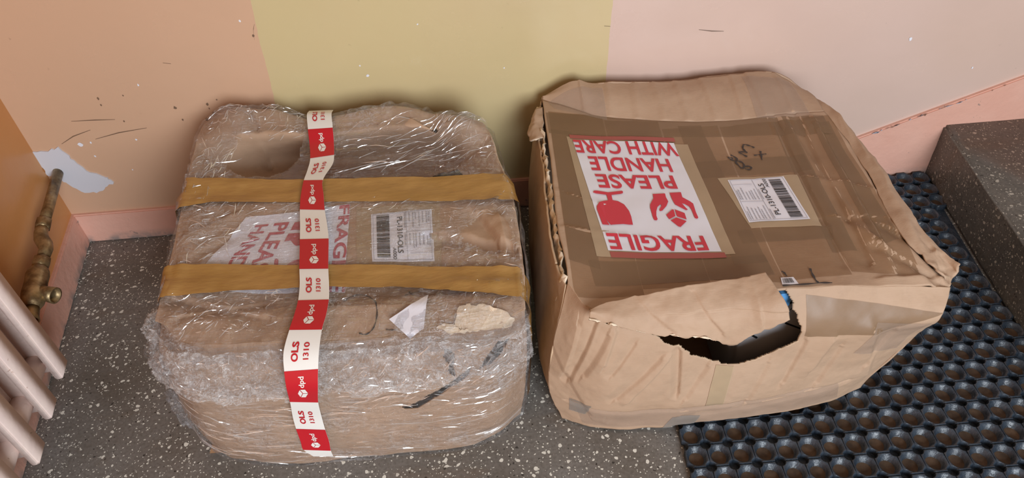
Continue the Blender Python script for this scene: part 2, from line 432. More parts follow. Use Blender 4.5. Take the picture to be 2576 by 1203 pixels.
# chipped paint along the top edge of the rising skirting
sk = bpy.data.objects['baseboard_back']
for i in range(46):
    x = .80+random.random()*.75; z = .092+(x-S0)*.39-random.uniform(-.0005, .004); L = random.uniform(.004, .018); w = random.uniform(.0012, .003)
    raw('paint_chip', [(x, YB-.0108, z), (x+L*.5, YB-.0108, z+L*.2-w), (x+L, YB-.0108, z+L*.39), (x+L*.5, YB-.0108, z+L*.2+w*.6)], [(0, 1, 2, 3)], MAT['print_grey'] if i % 3 else MAT['scuff'], sk)

# ------------------------------------------------------------------ rubber ring mat
PX, PY, MT = .0434, .0477, .015
X0, Y1 = .297, 1.522
mat_root = empty('rubber_mat', (.70, .9, 0))
tag(mat_root, 'black rubber ring mat with round holes lying beside the stone step', 'mat')
n = NT('brown_dust'); p = n.pos()
n.bsdf(n.mix(n.ramp(n.noise(p, 40, 4), [(.3, 0), (.7, 1)]), (.060, .036, .022), (.16, .098, .058)), .8); MAT['dust'] = n.m
def cell_mesh():
    bm = bmesh.new(); rs = .0096
    hx, hy = PX/2-.0004, PY/2-.0006
    out = []
    for sx, sy, flip in ((1, 1, 0), (-1, 1, 1), (-1, -1, 0), (1, -1, 1)):
        q = [(hx, 0), (hx, .45*(hy-rs))]+[(hx-rs*math.sin(t), hy-rs*math.cos(t)) for t in [math.pi/2*k/4 for k in range(5)]]+[(.45*(hx-rs), hy)]
        if flip: q = [(0, hy)]+[q[-1]]+q[2:7][::-1]+[q[1]]
        out += [(sx*x, sy*y) for x, y in q]
    N = len(out); ts = list(range(N)); an = [math.atan2(y, x) for x, y in out]
    ell = lambda r, z: (lambda k: (r*math.cos(an[k]), r*1.06*math.sin(an[k]), z))
    prof = [lambda k: (out[k][0], out[k][1], 0), lambda k: (out[k][0], out[k][1], MT-.001), lambda k: (out[k][0]*.975, out[k][1]*.975, MT),
            ell(.0200, MT), ell(.0190, MT-.0015), ell(.0180, MT-.0018), ell(.0170, MT-.0055), ell(.0162, MT-.0059), ell(.0140, .0012)]
    rings = [[bm.verts.new(f(t)) for t in ts] for f in prof]
    for a, b in zip(rings, rings[1:]):
        for k in range(N): bm.faces.new((a[k], a[(k+1) % N], b[(k+1) % N], b[k]))
    cap = bm.faces.new(rings[-1])
    bmesh.ops.recalc_face_normals(bm, faces=bm.faces); cap.material_index = 1
    # thin raised rib between two rows
    for sx in (-1,):
        v = [bm.verts.new(c) for c in ((-hx+rs, -hy, MT), (hx-rs, -hy, MT), (hx-rs, -hy+.0014, MT), (-hx+rs, -hy+.0014, MT),
                                       (-hx+rs, -hy, MT+.0016), (hx-rs, -hy, MT+.0016), (hx-rs, -hy+.0014, MT+.0016), (-hx+rs, -hy+.0014, MT+.0016))]
        for q in ((4, 5, 6, 7), (0, 1, 5, 4), (1, 2, 6, 5), (2, 3, 7, 6), (3, 0, 4, 7)): bm.faces.new([v[i] for i in q])
    me = bpy.data.meshes.new('ring_cell'); bm.to_mesh(me); bm.free(); me.materials.append(MAT['rubber']); me.materials.append(MAT['dust'])
    me.polygons.foreach_set('use_smooth', [len(p.vertices) == 4 and p.index < 8*32 for p in me.polygons])
    md = me; return md
CELL = cell_mesh()
rest = []
ncell = 0
for j in range(25):
    for i in range(22):
        cx, cy = X0+PX*(i+.5), Y1-PY*(j+.5)
        lim = 1.128-(YB-cy)*.093 if cy > .75 else 1.055-(.75-cy)*.047
        if cx > lim-PX*.30: continue
        hid = (.31 < cx < .66 and cy > .90) or cy < .60 or (cy > 1.25 and cx < .95)
        if hid: rest.append((cx, cy)); continue
        o = bpy.data.objects.new('ring_cell', CELL); COL.objects.link(o); o.parent = mat_root
        o.location = (cx-.70, cy-.9, .0); ncell += 1
bm = bmesh.new()
for cx, cy in rest:
    b2 = bmesh.new(); b2.from_mesh(CELL); bmesh.ops.translate(b2, vec=(cx, cy, 0), verts=b2.verts)
    tmp = bpy.data.meshes.new('t'); b2.to_mesh(tmp); b2.free(); bm.from_mesh(tmp); bpy.data.meshes.remove(tmp)
o = bm_obj('ring_field', bm, MAT['rubber'], mat_root, True); o.data.materials.append(MAT['dust']); o['kind'] = 'stuff'
o = raw('hole_shade_sheet', [(X0+.004, .35, .001), (1.030, .35, .0006), (1.052, .75, .0006), (1.122, 1.52, .0006), (X0+.004, 1.52, .001)], [(0, 1, 2, 3, 4)], MAT['rubber'], mat_root)  # added dark sheet, painted shade over the floor seen through holes and gaps

# ------------------------------------------------------------------ radiator and pipe
rad = empty('radiator', (-.98, .8, 0))
tag(rad, 'pale pink cast iron radiator with upright fins along the orange wall', 'radiator')
def rounded(x0, x1, z0, z1, r, n=6):
    out = []
    for cx, cz, a in ((x1-r, z0+r, -90), (x1-r, z1-r, 0), (x0+r, z1-r, 90), (x0+r, z0+r, 180)):
        for k in range(n+1):
            t = math.radians(a+90*k/n); out.append((cx+r*math.cos(t), cz+r*math.sin(t)))
    return out
def section_mesh():
    bm = bmesh.new()
    def add(poly, y0, y1, bev):
        b2 = prism(poly, y0, y1, 1)
        bmesh.ops.bevel(b2, geom=[e for e in b2.edges if e.calc_face_angle(0) > .8], offset=bev, segments=3, affect='EDGES')
        t = bpy.data.meshes.new('t'); b2.to_mesh(t); b2.free(); bm.from_mesh(t); bpy.data.meshes.remove(t)
    add(rounded(-.016, .0, .0, .52, .006), -.025, .025, .0035)        # front flange
    add(rounded(-.066, -.050, .03, .49, .007), -.016, .016, .004)     # rear column
    add(rounded(-.058, -.008, .012, .508, .012), -.009, .009, .002)   # web
    me = bpy.data.meshes.new('section'); bm.to_mesh(me); bm.free(); me.materials.append(MAT['radiator'])
    me.polygons.foreach_set('use_smooth', [True]*len(me.polygons)); return me
SEC = section_mesh()
rang = math.atan2(.173, 1)
for k, (x, y) in enumerate([(-.966, 1.015), (-.949, .915), (-.931, .812), (-.914, .712), (-.897, .612)]):
    o = bpy.data.objects.new('section', SEC); COL.objects.link(o); o.parent = rad
    o.location = (x+.98, y-.8, .085); o.rotation_euler = (0, 0, rang)
for z in (.135, .55):
    bm = bmesh.new(); tube(bm, [(-1.005, 1.035, z), (-.936, .595, z)], .021, 16); bm_obj('hub_tube', bm, MAT['radiator'], rad, True)
pipe = empty('heating_pipe', (-1.12, YB, .23))
tag(pipe, 'bare old brass heating pipe with an open valve end coming out of the corner wall', 'pipe')
def pipe_part(name, pts, r, seg=16):
    bm = bmesh.new(); tube(bm, pts, r, seg); return bm_obj(name, bm, MAT['brass'], pipe, True)
pipe_part('pipe_run', [(-1.121, YB+.01, .232), (-1.094, 1.40, .222), (-1.086, 1.350, .219)], .0125)
pipe_part('nut', [(-1.0875, 1.362, .220), (-1.0865, 1.356, .220), (-1.083, 1.336, .219), (-1.082, 1.330, .219)], [.013, .0175, .0175, .013], 6)
pipe_part('offset_bend', [(-1.084, 1.34, .219), (-1.080, 1.318, .217), (-1.073, 1.300, .213), (-1.060, 1.284, .210), (-1.052, 1.268, .209), (-1.047, 1.235, .208)], [.0125, .0145, .016, .016, .0145, .0125])
pipe_part('nut', [(-1.0475, 1.240, .208), (-1.0465, 1.234, .208), (-1.043, 1.212, .208), (-1.042, 1.206, .208)], [.013, .0185, .0185, .013], 6)
pipe_part('valve_body', [(-1.042, 1.208, .208), (-1.039, 1.196, .208), (-1.036, 1.182, .208), (-1.030, 1.160, .208), (-1.022, 1.130, .208), (-1.015, 1.105, .206), (-1.012, 1.090, .204)],
          [.014, .021, .0235, .0225, .024, .0225, .016])
bm = bmesh.new(); tube(bm, [(-1.022, 1.135, .208), (-.995, 1.128, .205), (-.975, 1.122, .203)], [.016, .0165, .018], 16, False)
o = bm_obj('branch_socket', bm, MAT['brass'], pipe, True); s = o.modifiers.new('t', 'SOLIDIFY'); s.thickness = .004
bm = bmesh.new(); tube(bm, [(-1.012, 1.094, .204), (-1.006, 1.070, .199), (-1.003, 1.060, .197)], [.014, .014, .0155], 16, False)
o = bm_obj('open_end', bm, MAT['brass'], pipe, True); s = o.modifiers.new('t', 'SOLIDIFY'); s.thickness = .003

# ------------------------------------------------------------------ right box (torn, bare)
BX = empty('torn_cardboard_box', (.40, 1.15, 0))
tag(BX, 'battered brown cardboard box with a torn black hole in its front, unwrapped', 'cardboard box')
CD, CI, CT = MAT['card'], MAT['card_inner'], MAT['card_torn']
f_rows = [
 [(.072, .850, .003), (.137, .818, .004), (.215, .807, .010), (.333, .804, .019), (.452, .805, .019), (.576, .821, .019), (.675, .852, .019)],
 [(.050, .850, .10), (.130, .808, .10), (.215, .797, .10), (.333, .795, .10), (.455, .797, .10), (.590, .814, .10), (.705, .852, .10)],
 [(.053, .852, .20), (.128, .808, .20), (.215, .800, .20), (.333, .800, .20), (.462, .800, .20), (.600, .812, .20), (.728, .838, .20)],
 [(.072, .866, .29), (.125, .822, .29), (.215, .815, .285), (.333, .815, .285), (.468, .812, .285), (.605, .806, .28), (.728, .808, .280)],
 [(.092, .900, .352), (.130, .838, .345), (.222, .838, .345), (.338, .842, .345), (.470, .846, .348), (.605, .842, .342), (.752, .842, .318)]]
def b_disp(P, k=1.0):
    P = P + crumple(P, .0030*k, 7, 1) + crumple(P, .0012*k, 26, 2)
    P[..., 2] = np.maximum(P[..., 2], np.where(P[..., 0] > .285, .0185, .002))   # rests on the mat's edge
    return P
Bf = patch(f_rows, 190, 330); Bf = b_disp(Bf)
Bf[..., 1] += 1.15*crease(Bf[..., 0], Bf[..., 2], [(.135, .325, .085, .16, .012, .006), (.165, .30, .145, .23, .016, -.004), (.28, .245, .285, .13, .010, .007), (.245, .23, .17, .13, .014, .004),
    (.26, .23, .19, .12, .010, -.003), (.05, .24, .12, .06, .02, .003), (.50, .25, .48, .14, .016, .005), (.55, .25, .53, .17, .02, -.004), (.44, .20, .42, .10, .02, .003),
    (.08, .09, .30, .082, .006, .004), (.30, .082, .62, .105, .006, .004), (.15, .29, .11, .19, .018, .005), (.33, .20, .30, .12, .02, .004), (.57, .22, .55, .12, .02, .004), (.66, .25, .64, .15, .02, .004), (.20, .27, .16, .20, .01, .003), (.30, .055, .62, .10, .008, .003), (.62, .26, .66, .10, .03, -.006), (.10, .30, .075, .18, .02, -.004)])
hole = [(.118, .352), (.150, .318), (.196, .306), (.228, .293), (.266, .262), (.297, .240), (.343, .217), (.387, .207), (.422, .217), (.455, .236), (.492, .253), (.484, .30), (.470, .334), (.462, .352), (.462, .40), (.118, .40)]
c = facemid(Bf); jit = fbm(c, 60, 2, 5)*.004
keepf = ~in_poly(c[..., 0]+jit, c[..., 2]+jit, hole)
grid('front_panel', Bf, CD, BX, keepf, .004, -1, MAT['card_edge'])
t_rows = [f_rows[4],
 [(.094, .945, .357), (.165, .935, .343), (.255, .930, .338), (.365, .935, .337), (.485, .940, .339), (.605, .940, .342), (.712, .940, .345)],
 [(.088, 1.060, .360), (.180, 1.075, .346), (.270, 1.08, .340), (.380, 1.08, .338), (.495, 1.08, .340), (.612, 1.08, .343), (.716, 1.09, .345)],
 [(.093, 1.250, .360), (.185, 1.235, .348), (.275, 1.23, .343), (.385, 1.22, .341), (.500, 1.22, .342), (.615, 1.22, .345), (.722, 1.225, .348)],
 [(.098, 1.483, .360), (.163, 1.439, .358), (.230, 1.400, .354), (.383, 1.362, .350), (.511, 1.347, .352), (.609, 1.349, .357), (.706, 1.345, .360)]]
Bt = patch(t_rows, 130, 150); Bt = b_disp(Bt, .6)
Bt[..., 2] += crease(Bt[..., 0], Bt[..., 1], [(.60, 1.34, .585, .90, .012, -.004), (.645, 1.34, .630, .90, .014, -.006), (.68, 1.32, .665, .88, .014, .006), (.62, 1.30, .655, .95, .010, .004), (.60, 1.15, .71, 1.09, .012, .003), (.59, 1.02, .70, 1.0, .012, -.003),
    (.50, 1.33, .50, 1.05, .02, -.0015), (.62, 1.02, .72, .84, .016, .005), (.66, .93, .75, .84, .012, -.008), (.69, .98, .75, .90, .012, -.007), (.64, .86, .75, .86, .014, .005),
    (.10, 1.15, .20, 1.10, .01, .002), (.10, 1.04, .28, 1.00, .008, .0025)])
grid('top_panel', Bt, CD, BX, None, .004, -1)
l_rows = [t_rows[4],
 [(.099, 1.487, .366), (.166, 1.465, .385), (.228, 1.445, .380), (.390, 1.43, .372), (.520, 1.425, .374), (.615, 1.425, .376), (.706, 1.400, .362)],
 [(.098, 1.490, .362), (.169, 1.490, .398), (.226, 1.490, .388), (.400, 1.490, .376), (.530, 1.490, .380), (.625, 1.490, .380), (.702, 1.445, .352)]]
Bl = patch(l_rows, 40, 150); Bl = b_disp(Bl, .5)
Bl[..., 2] += crease(Bl[..., 0], Bl[..., 1], [(x, 1.36, x+random.uniform(-.01, .01), 1.49, .012, random.choice((-.004, .003))) for x in (.19, .24, .30, .36, .41, .47, .53, .58, .64)])
Bl[0] = Bt[-1]
grid('back_lip', Bl, CD, BX, None, .004, -1)
bk_rows = [[(.098, 1.490, .362), (.226, 1.492, .388), (.400, 1.492, .376), (.625, 1.492, .380), (.702, 1.445, .352)],
 [(.070, 1.495, .22), (.226, 1.505, .22), (.400, 1.505, .22), (.60, 1.50, .22), (.715, 1.42, .22)],
 [(.062, 1.485, .003), (.226, 1.49, .003), (.400, 1.49, .017), (.60, 1.49, .017), (.70, 1.42, .017)]]
Bb = patch(bk_rows, 50, 80); Bb = b_disp(Bb)
grid('back_panel', Bb, CD, BX, None, .004, -1)
r_rows = [
 [f_rows[4][6], (.711, .940, .345), (.715, 1.09, .345), (.721, 1.225, .348), (.705, 1.345, .360), (.702, 1.445, .352)],
 [(.775, .872, .328), (.742, .965, .352), (.744, 1.09, .352), (.745, 1.225, .352), (.728, 1.350, .355), (.712, 1.44, .345)],
 [(.772, .880, .310), (.757, .97, .325), (.756, 1.09, .325), (.756, 1.225, .325), (.738, 1.355, .325), (.718, 1.435, .32)],
 [(.730, .845, .20), (.750, .97, .20), (.752, 1.09, .20), (.750, 1.225, .20), (.735, 1.355, .20), (.718, 1.43, .20)],
 [(.675, .852, .017), (.705, .97, .017), (.71, 1.09, .017), (.71, 1.225, .017), (.705, 1.355, .017), (.70, 1.42, .017)]]
Br = patch(r_rows, 90, 120); Br = b_disp(Br, 1.3)
w = np.linspace(0, 1, 90)[:, None]
Br[..., 0] += .006*ridged(Br, (4, 10, 22), 2, 4)*np.clip(1-abs(w-.28)/.28, 0, 1)
Br[..., 2] += .006*ridged(Br, (30, 5, 10), 2, 8)*np.clip(1-abs(w-.18)/.2, 0, 1)
cw = np.exp(-(((Br[..., 1]-.87)/.05)**2+((Br[..., 2]-.32)/.05)**2))[..., None]
Br = Br + np.stack([ridged(Br, 30, 2, 60+i) for i in range(3)], -1)*.006*cw
grid('side_panel', Br, CD, BX, None, .004, 1)
s_rows = [
 [(.072, .850, .003), (.050, .95, .003), (.048, 1.10, .003), (.050, 1.25, .003), (.055, 1.40, .003), (.062, 1.485, .003)],
 [(.050, .850, .10), (.036, .95, .10), (.036, 1.10, .10), (.040, 1.25, .10), (.048, 1.40, .10), (.062, 1.49, .12)],
 [(.053, .852, .20), (.045, .95, .20), (.046, 1.10, .20), (.050, 1.25, .20), (.055, 1.40, .20), (.070, 1.495, .22)],
 [(.072, .866, .29), (.062, .95, .29), (.060, 1.10, .29), (.064, 1.25, .29), (.068, 1.40, .29), (.084, 1.495, .30)],
 [(.088, .900, .346), (.076, .95, .345), (.071, 1.06, .345), (.075, 1.25, .345), (.078, 1.40, .348), (.096, 1.49, .358)]]
Bs = patch(s_rows, 80, 120); Bs = b_disp(Bs)
c = facemid(Bs); keeps = c[..., 2] < .352-.010*(fbm(c, 30, 3, 9)+.3)
grid('side_panel', Bs, CD, BX, keeps, .004, 1, MAT['card_edge'])
# inner wall and crushed corrugation under the torn left edge
g = np.array([[[.086-.012*k/5+.003*math.sin(j*1.7+k), .905+.56*j/80, .352-.045*k/5+.004*math.sin(j*.9)] for j in range(81)] for k in range(6)])
grid('torn_edge', g+crumple(g, .006, 30, 3), CT, BX, None, .003)
# torn tab sticking out at the back left corner
g = patch([[(.090, 1.34, .352), (.090, 1.40, .358), (.096, 1.45, .36)], [(.070, 1.335, .352), (.068, 1.39, .358), (.078, 1.44, .362)], [(.056, 1.345, .342), (.054, 1.38, .346), (.064, 1.42, .352)]], 16, 20)
grid('torn_tab', g+crumple(g, .004, 30, 4), CD, BX, None, .004, -1, CT)
# torn front flap that stands up over the hole
fl_rows = [
 [(.119, .815, .346), (.168, .803, .340), (.221, .797, .312), (.306, .792, .296), (.362, .790, .276), (.420, .790, .309), (.452, .792, .329)],
 [(.122, .818, .358), (.165, .815, .353), (.216, .812, .345), (.290, .808, .341), (.350, .808, .340), (.402, .808, .350), (.441, .810, .366)],
 [(.122, .824, .358), (.156, .838, .364), (.212, .844, .364), (.256, .848, .364), (.318, .852, .369), (.378, .856, .374), (.426, .860, .378)]]
fl = patch(fl_rows, 60, 120); fl = fl+crumple(fl, .0045, 9, 21)+crumple(fl, .0016, 28, 22)
fl[..., 1] += crease(fl[..., 0], fl[..., 2], [(.30, .36, .345, .30, .010, .004), (.20, .36, .26, .31, .012, .004), (.40, .37, .41, .32, .008, -.003), (.25, .34, .45, .345, .007, .003)])
rag = fbm(fl[0], 55, 3, 31)*.006; fl[0, :, 2] += rag; fl[1, :, 2] += rag*.6
grid('torn_flap', fl, CD, BX, None, .004, -1, CT)
# dark interior floor of the box
raw('bottom_panel', [(.07, .86, .021), (.67, .86, .021), (.69, 1.41, .021), (.07, 1.47, .021)], [(0, 1, 2, 3)], CI, BX)
# the thing inside the box, seen through the hole
IN = empty('plastic_case', (.40, 1.0, .025))
tag(IN, 'dark grey plastic case with black grooves seen inside the torn box hole', 'case')
bm = prism(rounded(.395, .62, .03, .318, .02), .862, 1.25, 1)
bmesh.ops.bevel(bm, geom=[e for e in bm.edges if e.calc_face_angle(0) > .8], offset=.012, segments=3, affect='EDGES')
bm_obj('case_body', bm, MAT['dark_plastic'], IN, True)
for pts in ([(.425, .864, .235), (.428, .8625, .262), (.418, .8625, .275), (.400, .863, .272), (.385, .864, .262)], [(.520, .863, .215), (.488, .8625, .235), (.482, .8625, .26), (.492, .8625, .277), (.515, .863, .284)],
            [(.40, .8615, .285), (.44, .8615, .290), (.50, .8615, .292)], [(.402, .8615, .245), (.41, .8615, .225), (.44, .8615, .20)]):
    bm = bmesh.new(); tube(bm, pts, .0022, 8); bm_obj('groove', bm, MAT['black_plastic'], IN, True)
bm = prism(rounded(.455, .478, .295, .330, .006), .850, .868, 1); bm_obj('blue_insert', bm, MAT['blue_plastic'], IN, False)

# ------------------------------------------------------------------ left box (wrapped)
AX = empty('wrapped_cardboard_box', (-.33, 1.15, 0))
tag(AX, 'cardboard box wrapped in clear stretch film with red and white courier tape', 'cardboard box')
a_front = [
 [(-.660, .880, .003), (-.600, .822, .003), (-.500, .800, .003), (-.380, .798, .003), (-.260, .797, .003), (-.143, .799, .003), (-.071, .824, .003), (-.014, .870, .003)],
 [(-.672, .872, .08), (-.600, .808, .08), (-.500, .792, .08), (-.380, .792, .08), (-.260, .791, .08), (-.143, .792, .08), (-.062, .812, .08), (-.002, .862, .08)],
 [(-.660, .872, .18), (-.590, .812, .18), (-.490, .803, .18), (-.370, .802, .18), (-.260, .799, .18), (-.140, .797, .18), (-.052, .812, .18), (.006, .855, .18)],
 [(-.655, .878, .27), (-.585, .816, .27), (-.490, .806, .27), (-.370, .803, .27), (-.260, .801, .27), (-.140, .801, .27), (-.048, .815, .27), (.010, .850, .27)],
 [(-.640, .905, .335), (-.580, .848, .335), (-.480, .832, .335), (-.370, .832, .330), (-.260, .832, .327), (-.140, .832, .327), (-.050, .832, .330), (.012, .860, .335)]]
def top_row(y, xl, xr, zl, zi, zr, ys=None):
    xs = [xl, xl+.055, -.49, -.375, -.26, -.15, xr-.055, xr]
    zs = [zl, (zl+zi)/2+.004, zi, zi, zi, zi, (zi+zr)/2+.004, zr]
    return [(x, (y if ys is None else ys[k]), z) for k, (x, z) in enumerate(zip(xs, zs))]
back_y = [1.490, 1.522, 1.490, 1.462, 1.475, 1.440, 1.425, 1.400]
def a_top(recess):
    d = .0 if recess else 1.0
    L = lambda a, b: a*(1-d)+b*d
    return ([] if recess else [[(x, y-.016, z-.030) for x, y, z in a_front[4]]])+[a_front[4],
     top_row(.895, -.645, .014, .342, .338, .342),
     top_row(.940, -.647, .016, .345, L(.326, .336), .345),
     top_row(1.03, -.654, .016, .348, .343, .345),
     top_row(1.13, -.664, .010, .350, .345, .345),
     top_row(1.215, -.674, -.002, .355, .346, .35),
     top_row(1.265, -.677, -.015, .362, L(.290, .352), .355),
     top_row(1.33, -.681, -.026, .366, L(.262, .358), .362),
     top_row(1.385, -.683, -.034, .370, L(.262, .364), .366, [1.375, 1.38, L(1.462, 1.345), L(1.440, 1.345), L(1.450, 1.345), L(1.42, 1.35), 1.35, 1.345]),
     top_row(1.385, -.684, -.036, .376, L(.368, .374), .370, [1.40, 1.40, 1.398, 1.388, 1.392, 1.375, 1.362, 1.358]),
     top_row(1.410, -.684, -.040, .378, .385, .372, [1.43, 1.435, 1.425, 1.408, 1.412, 1.39, 1.38, 1.375]),
     top_row(1.450, -.680, -.050, .376, .390, .368, [1.465, 1.485, 1.460, 1.435, 1.445, 1.415, 1.40, 1.39]),
     top_row(1.49, -.665, -.062, .350, .362, .345, back_y)]
def a_disp(P, k=1.0):
    P = P + crumple(P, .0035*k, 7, 41) + crumple(P, .0012*k, 24, 43)
    g = lambda x, y, rx, ry: np.exp(-((P[..., 0]-x)/rx)**2-((P[..., 1]-y)/ry)**2)
    up = np.clip((P[..., 2]-.33)/.03, 0, 1)
    P[..., 2] += up*(.022*g(-.60, 1.455, .055, .05)+.012*g(-.52, 1.47, .03, .03)-.014*g(-.43, 1.45, .035, .05)+.010*g(-.25, 1.44, .09, .03)+.014*g(-.09, 1.36, .05, .045)
        -.010*g(-.16, 1.38, .025, .05)+.010*g(-.645, 1.33, .03, .05)+.008*g(-.625, 1.08, .03, .05)+.007*g(.0, 1.09, .02, .04)+.008*g(-.02, .86, .03, .03))
    return P
Af = a_disp(patch(a_front, 160, 260)); At = a_disp(patch(a_top(True), 240, 240), .7)
At = At + crumple(At, .0022, 16, 91)*np.clip((At[..., :1]+.10)/.05, 0, 1) + crumple(At, .0018, 18, 95)*np.clip((1.02-At[..., 1:2])/.06, 0, 1)
At[..., 2] += crease(At[..., 0], At[..., 1], [(-.62, .95, -.44, .885, .02, -.008), (-.60, .90, -.46, .93, .014, -.006), (-.53, .96, -.50, .86, .016, .005), (-.35, .90, -.15, .885, .012, .004), (-.12, .94, -.03, .90, .02, -.006), (-.20, 1.40, -.10, 1.33, .014, .006), (-.64, 1.10, -.56, 1.16, .016, .006), (-.62, 1.04, -.55, 1.10, .014, -.006), (-.30, 1.44, -.28, 1.40, .01, -.004), (-.57, 1.46, -.55, 1.42, .012, -.010), (-.13, 1.055, -.005, 1.010, .030, -.020), (-.065, 1.11, -.03, 1.03, .022, -.012), (-.02, 1.09, -.01, 1.0, .02, .006), (-.11, 1.02, -.04, .985, .02, .008)])
tear1 = [(-.1331, .300), (-.118, .295), (-.116, .240), (-.129, .2457)]
tear2 = [(-.0766, .2487), (-.0591, .2757), (-.0395, .2969), (-.0205, .2898), (-.0325, .2674), (-.0583, .2488)]
tear3 = [(-.2348, .1634), (-.2006, .1745), (-.1329, .2212), (-.0862, .2634), (-.0954, .2377), (-.1585, .1834), (-.1989, .1563)]
tear4 = [(-.1791, 1.357), (-.1489, 1.375), (-.1182, 1.35), (-.0985, 1.30), (-.0864, 1.25), (-.1174, 1.24), (-.1346, 1.29)]
c = facemid(Af); j = fbm(c, 60, 2, 6)*.004
kf = np.ones(c.shape[:2], bool)
for t in (tear1, tear2, tear3): kf &= ~in_poly(c[..., 0]+j, c[..., 2]+j, t)
grid('front_panel', Af, CD, AX, kf, .004, -1, CI)
c = facemid(At); j = fbm(c, 60, 2, 6)*.006
grid('top_panel', At, CD, AX, ~in_poly(c[..., 0]+j, c[..., 1]-j, tear4), .004, -1, CI)
raw('bottom_panel', [(-.64, .83, .012), (-.05, .83, .012), (-.06, 1.38, .012), (-.64, 1.44, .012)], [(0, 1, 2, 3)], CI, AX)
TL = a_top(True)
a_left = [[(-.660, .880, .003), (-.672, 1.0, .003), (-.680, 1.2, .003), (-.685, 1.35, .003), (-.68, 1.45, .003), (-.66, 1.50, .003)],
          [(-.662, .872, .14), (-.672, 1.0, .14), (-.682, 1.2, .14), (-.688, 1.35, .14), (-.690, 1.45, .14), (-.672, 1.50, .14)],
          [(-.655, .878, .27), (-.664, 1.0, .27), (-.680, 1.2, .27), (-.688, 1.35, .27), (-.692, 1.45, .27), (-.672, 1.50, .27)],
          [(-.640, .905, .335), (-.652, 1.02, .346), (-.671, 1.2, .353), (-.680, 1.35, .365), (-.682, 1.45, .375), (-.665, 1.49, .350)]]
a_right = [[(-.014, .870, .003), (.0, 1.0, .003), (.0, 1.15, .003), (-.01, 1.28, .003), (-.03, 1.36, .003), (-.06, 1.41, .003)],
           [(.004, .858, .14), (.015, 1.0, .14), (.012, 1.15, .14), (.0, 1.28, .14), (-.028, 1.36, .14), (-.06, 1.41, .14)],
           [(.010, .850, .27), (.018, 1.0, .27), (.012, 1.15, .27), (-.005, 1.28, .27), (-.028, 1.36, .27), (-.06, 1.405, .27)],
           [(.012, .860, .335), (.016, 1.0, .344), (.008, 1.15, .346), (-.016, 1.28, .356), (-.034, 1.36, .366), (-.062, 1.40, .345)]]
xsb = [-.665, -.61, -.49, -.375, -.26, -.15, -.105, -.062]
a_back = [[(x, y, .345+(.015 if 0 < k < 7 else 0)) for k, (x, y) in enumerate(zip(xsb, back_y))], [(x, y+.004, .2) for x, y in zip(xsb, back_y)], [(x, y-.004, .003) for x, y in zip(xsb, back_y)]]
Al = a_disp(patch(a_left, 70, 110)); Ar = a_disp(patch(a_right, 70, 110)); Ab = a_disp(patch(a_back, 50, 110), .5)
grid('side_panel', Al, CD, AX, None, .004, 1)
grid('side_panel', Ar, CD, AX, None, .004, -1)
grid('back_panel', Ab, CD, AX, None, .004, -1)

# stretch film: a wrinkled skin a few millimetres outside the cardboard
FM = MAT['film']
def wrinkle(P, amp, scl, seed, rot=0.0, ax=2):
    return amp*ridged(rot2(P, ax, rot), scl, 3, seed)
def film_surface(ctrl, nv, nu, sign, off, fn):
    P = a_disp(patch(ctrl, nv, nu), .7); N = normals(P)*sign
    return P + N*(off+fn(P))[..., None]
def top_fn(P):
    x, y = P[..., 0], P[..., 1]
    a = .0016*ridged(rot2(P, 2, .5), (40, 14, 30), 2, 3)+.002*ridged(P, (22, 30, 20), 2, 7)
    m = np.clip((.95-y)/.06, 0, 1)+np.clip((y-1.36)/.05, 0, 1)+np.clip((x+.12)/.08, 0, 1)*.9+np.clip((-.54-x)/.08, 0, 1)*.9
    return a*(.35+1.3*np.clip(m, 0, 1))
Ft = film_surface(a_top(False), 260, 260, 1, .0055, top_fn)
c = facemid(Ft)
h1 = [(-.590, 1.395), (-.52, 1.405), (-.440, 1.392), (-.448, 1.325), (-.470, 1.285), (-.50, 1.272), (-.570, 1.272), (-.598, 1.30)]
h2 = [(-.055, 1.10), (-.018, 1.095), (.000, 1.05), (-.004, .992), (-.05, .995), (-.10, 1.03), (-.085, 1.07)]
jt = fbm(c, 40, 2, 77)*.004
keep = ~(in_poly(c[..., 0]+jt, c[..., 1]+jt, h1) | in_poly(c[..., 0]+jt, c[..., 1]-jt, h2))
film_top = grid('stretch_film', Ft, FM, AX, keep)
def front_fn(P):
    x, z = P[..., 0], P[..., 2]
    band = np.clip(1-abs(z-.285)/.075, 0, 1)
    a = .003*ridged(rot2(P, 1, -.3), (9, 20, 46), 3, 13)+.0035*ridged(P, (28, 20, 30), 3, 17)
    s = .0016*ridged(rot2(P, 1, .12), (5, 20, 60), 3, 19)
    return a*band*1.5+s+.012*band
Ff = film_surface(a_front, 230, 300, -1 if normals(patch(a_front, 8, 8))[4, 4, 1] > 0 else 1, .006, front_fn)
Ff[..., 2] = np.maximum(Ff[..., 2], .002)
grid('stretch_film', Ff, FM, AX)
def dense_fn(P):
    z = P[..., 2]
    return .010+.006*ridged(rot2(P, 1, -.4), (22, 18, 34), 3, 53)*np.clip((z-.20)/.05, 0, 1)+.004*ridged(P, (44, 20, 50), 2, 57)
Fd = film_surface([[tuple(.5*(a+b) for a, b in zip(p, q)) for p, q in zip(a_front[2], a_front[3])], a_front[3], [(x, y-.004, z-.008) for x, y, z in a_front[4]]], 90, 300, 1, .004, dense_fn)
c = facemid(Fd); j = fbm(c, 25, 3, 71)*.012
grid('stretch_film', Fd, MAT['film_crumpled'], AX, c[..., 2]+j > .238)
def side_fn(P): return .003*ridged(P, (20, 12, 30), 3, 23)+.002*ridged(rot2(P, 0, .3), (20, 8, 46), 2, 29)
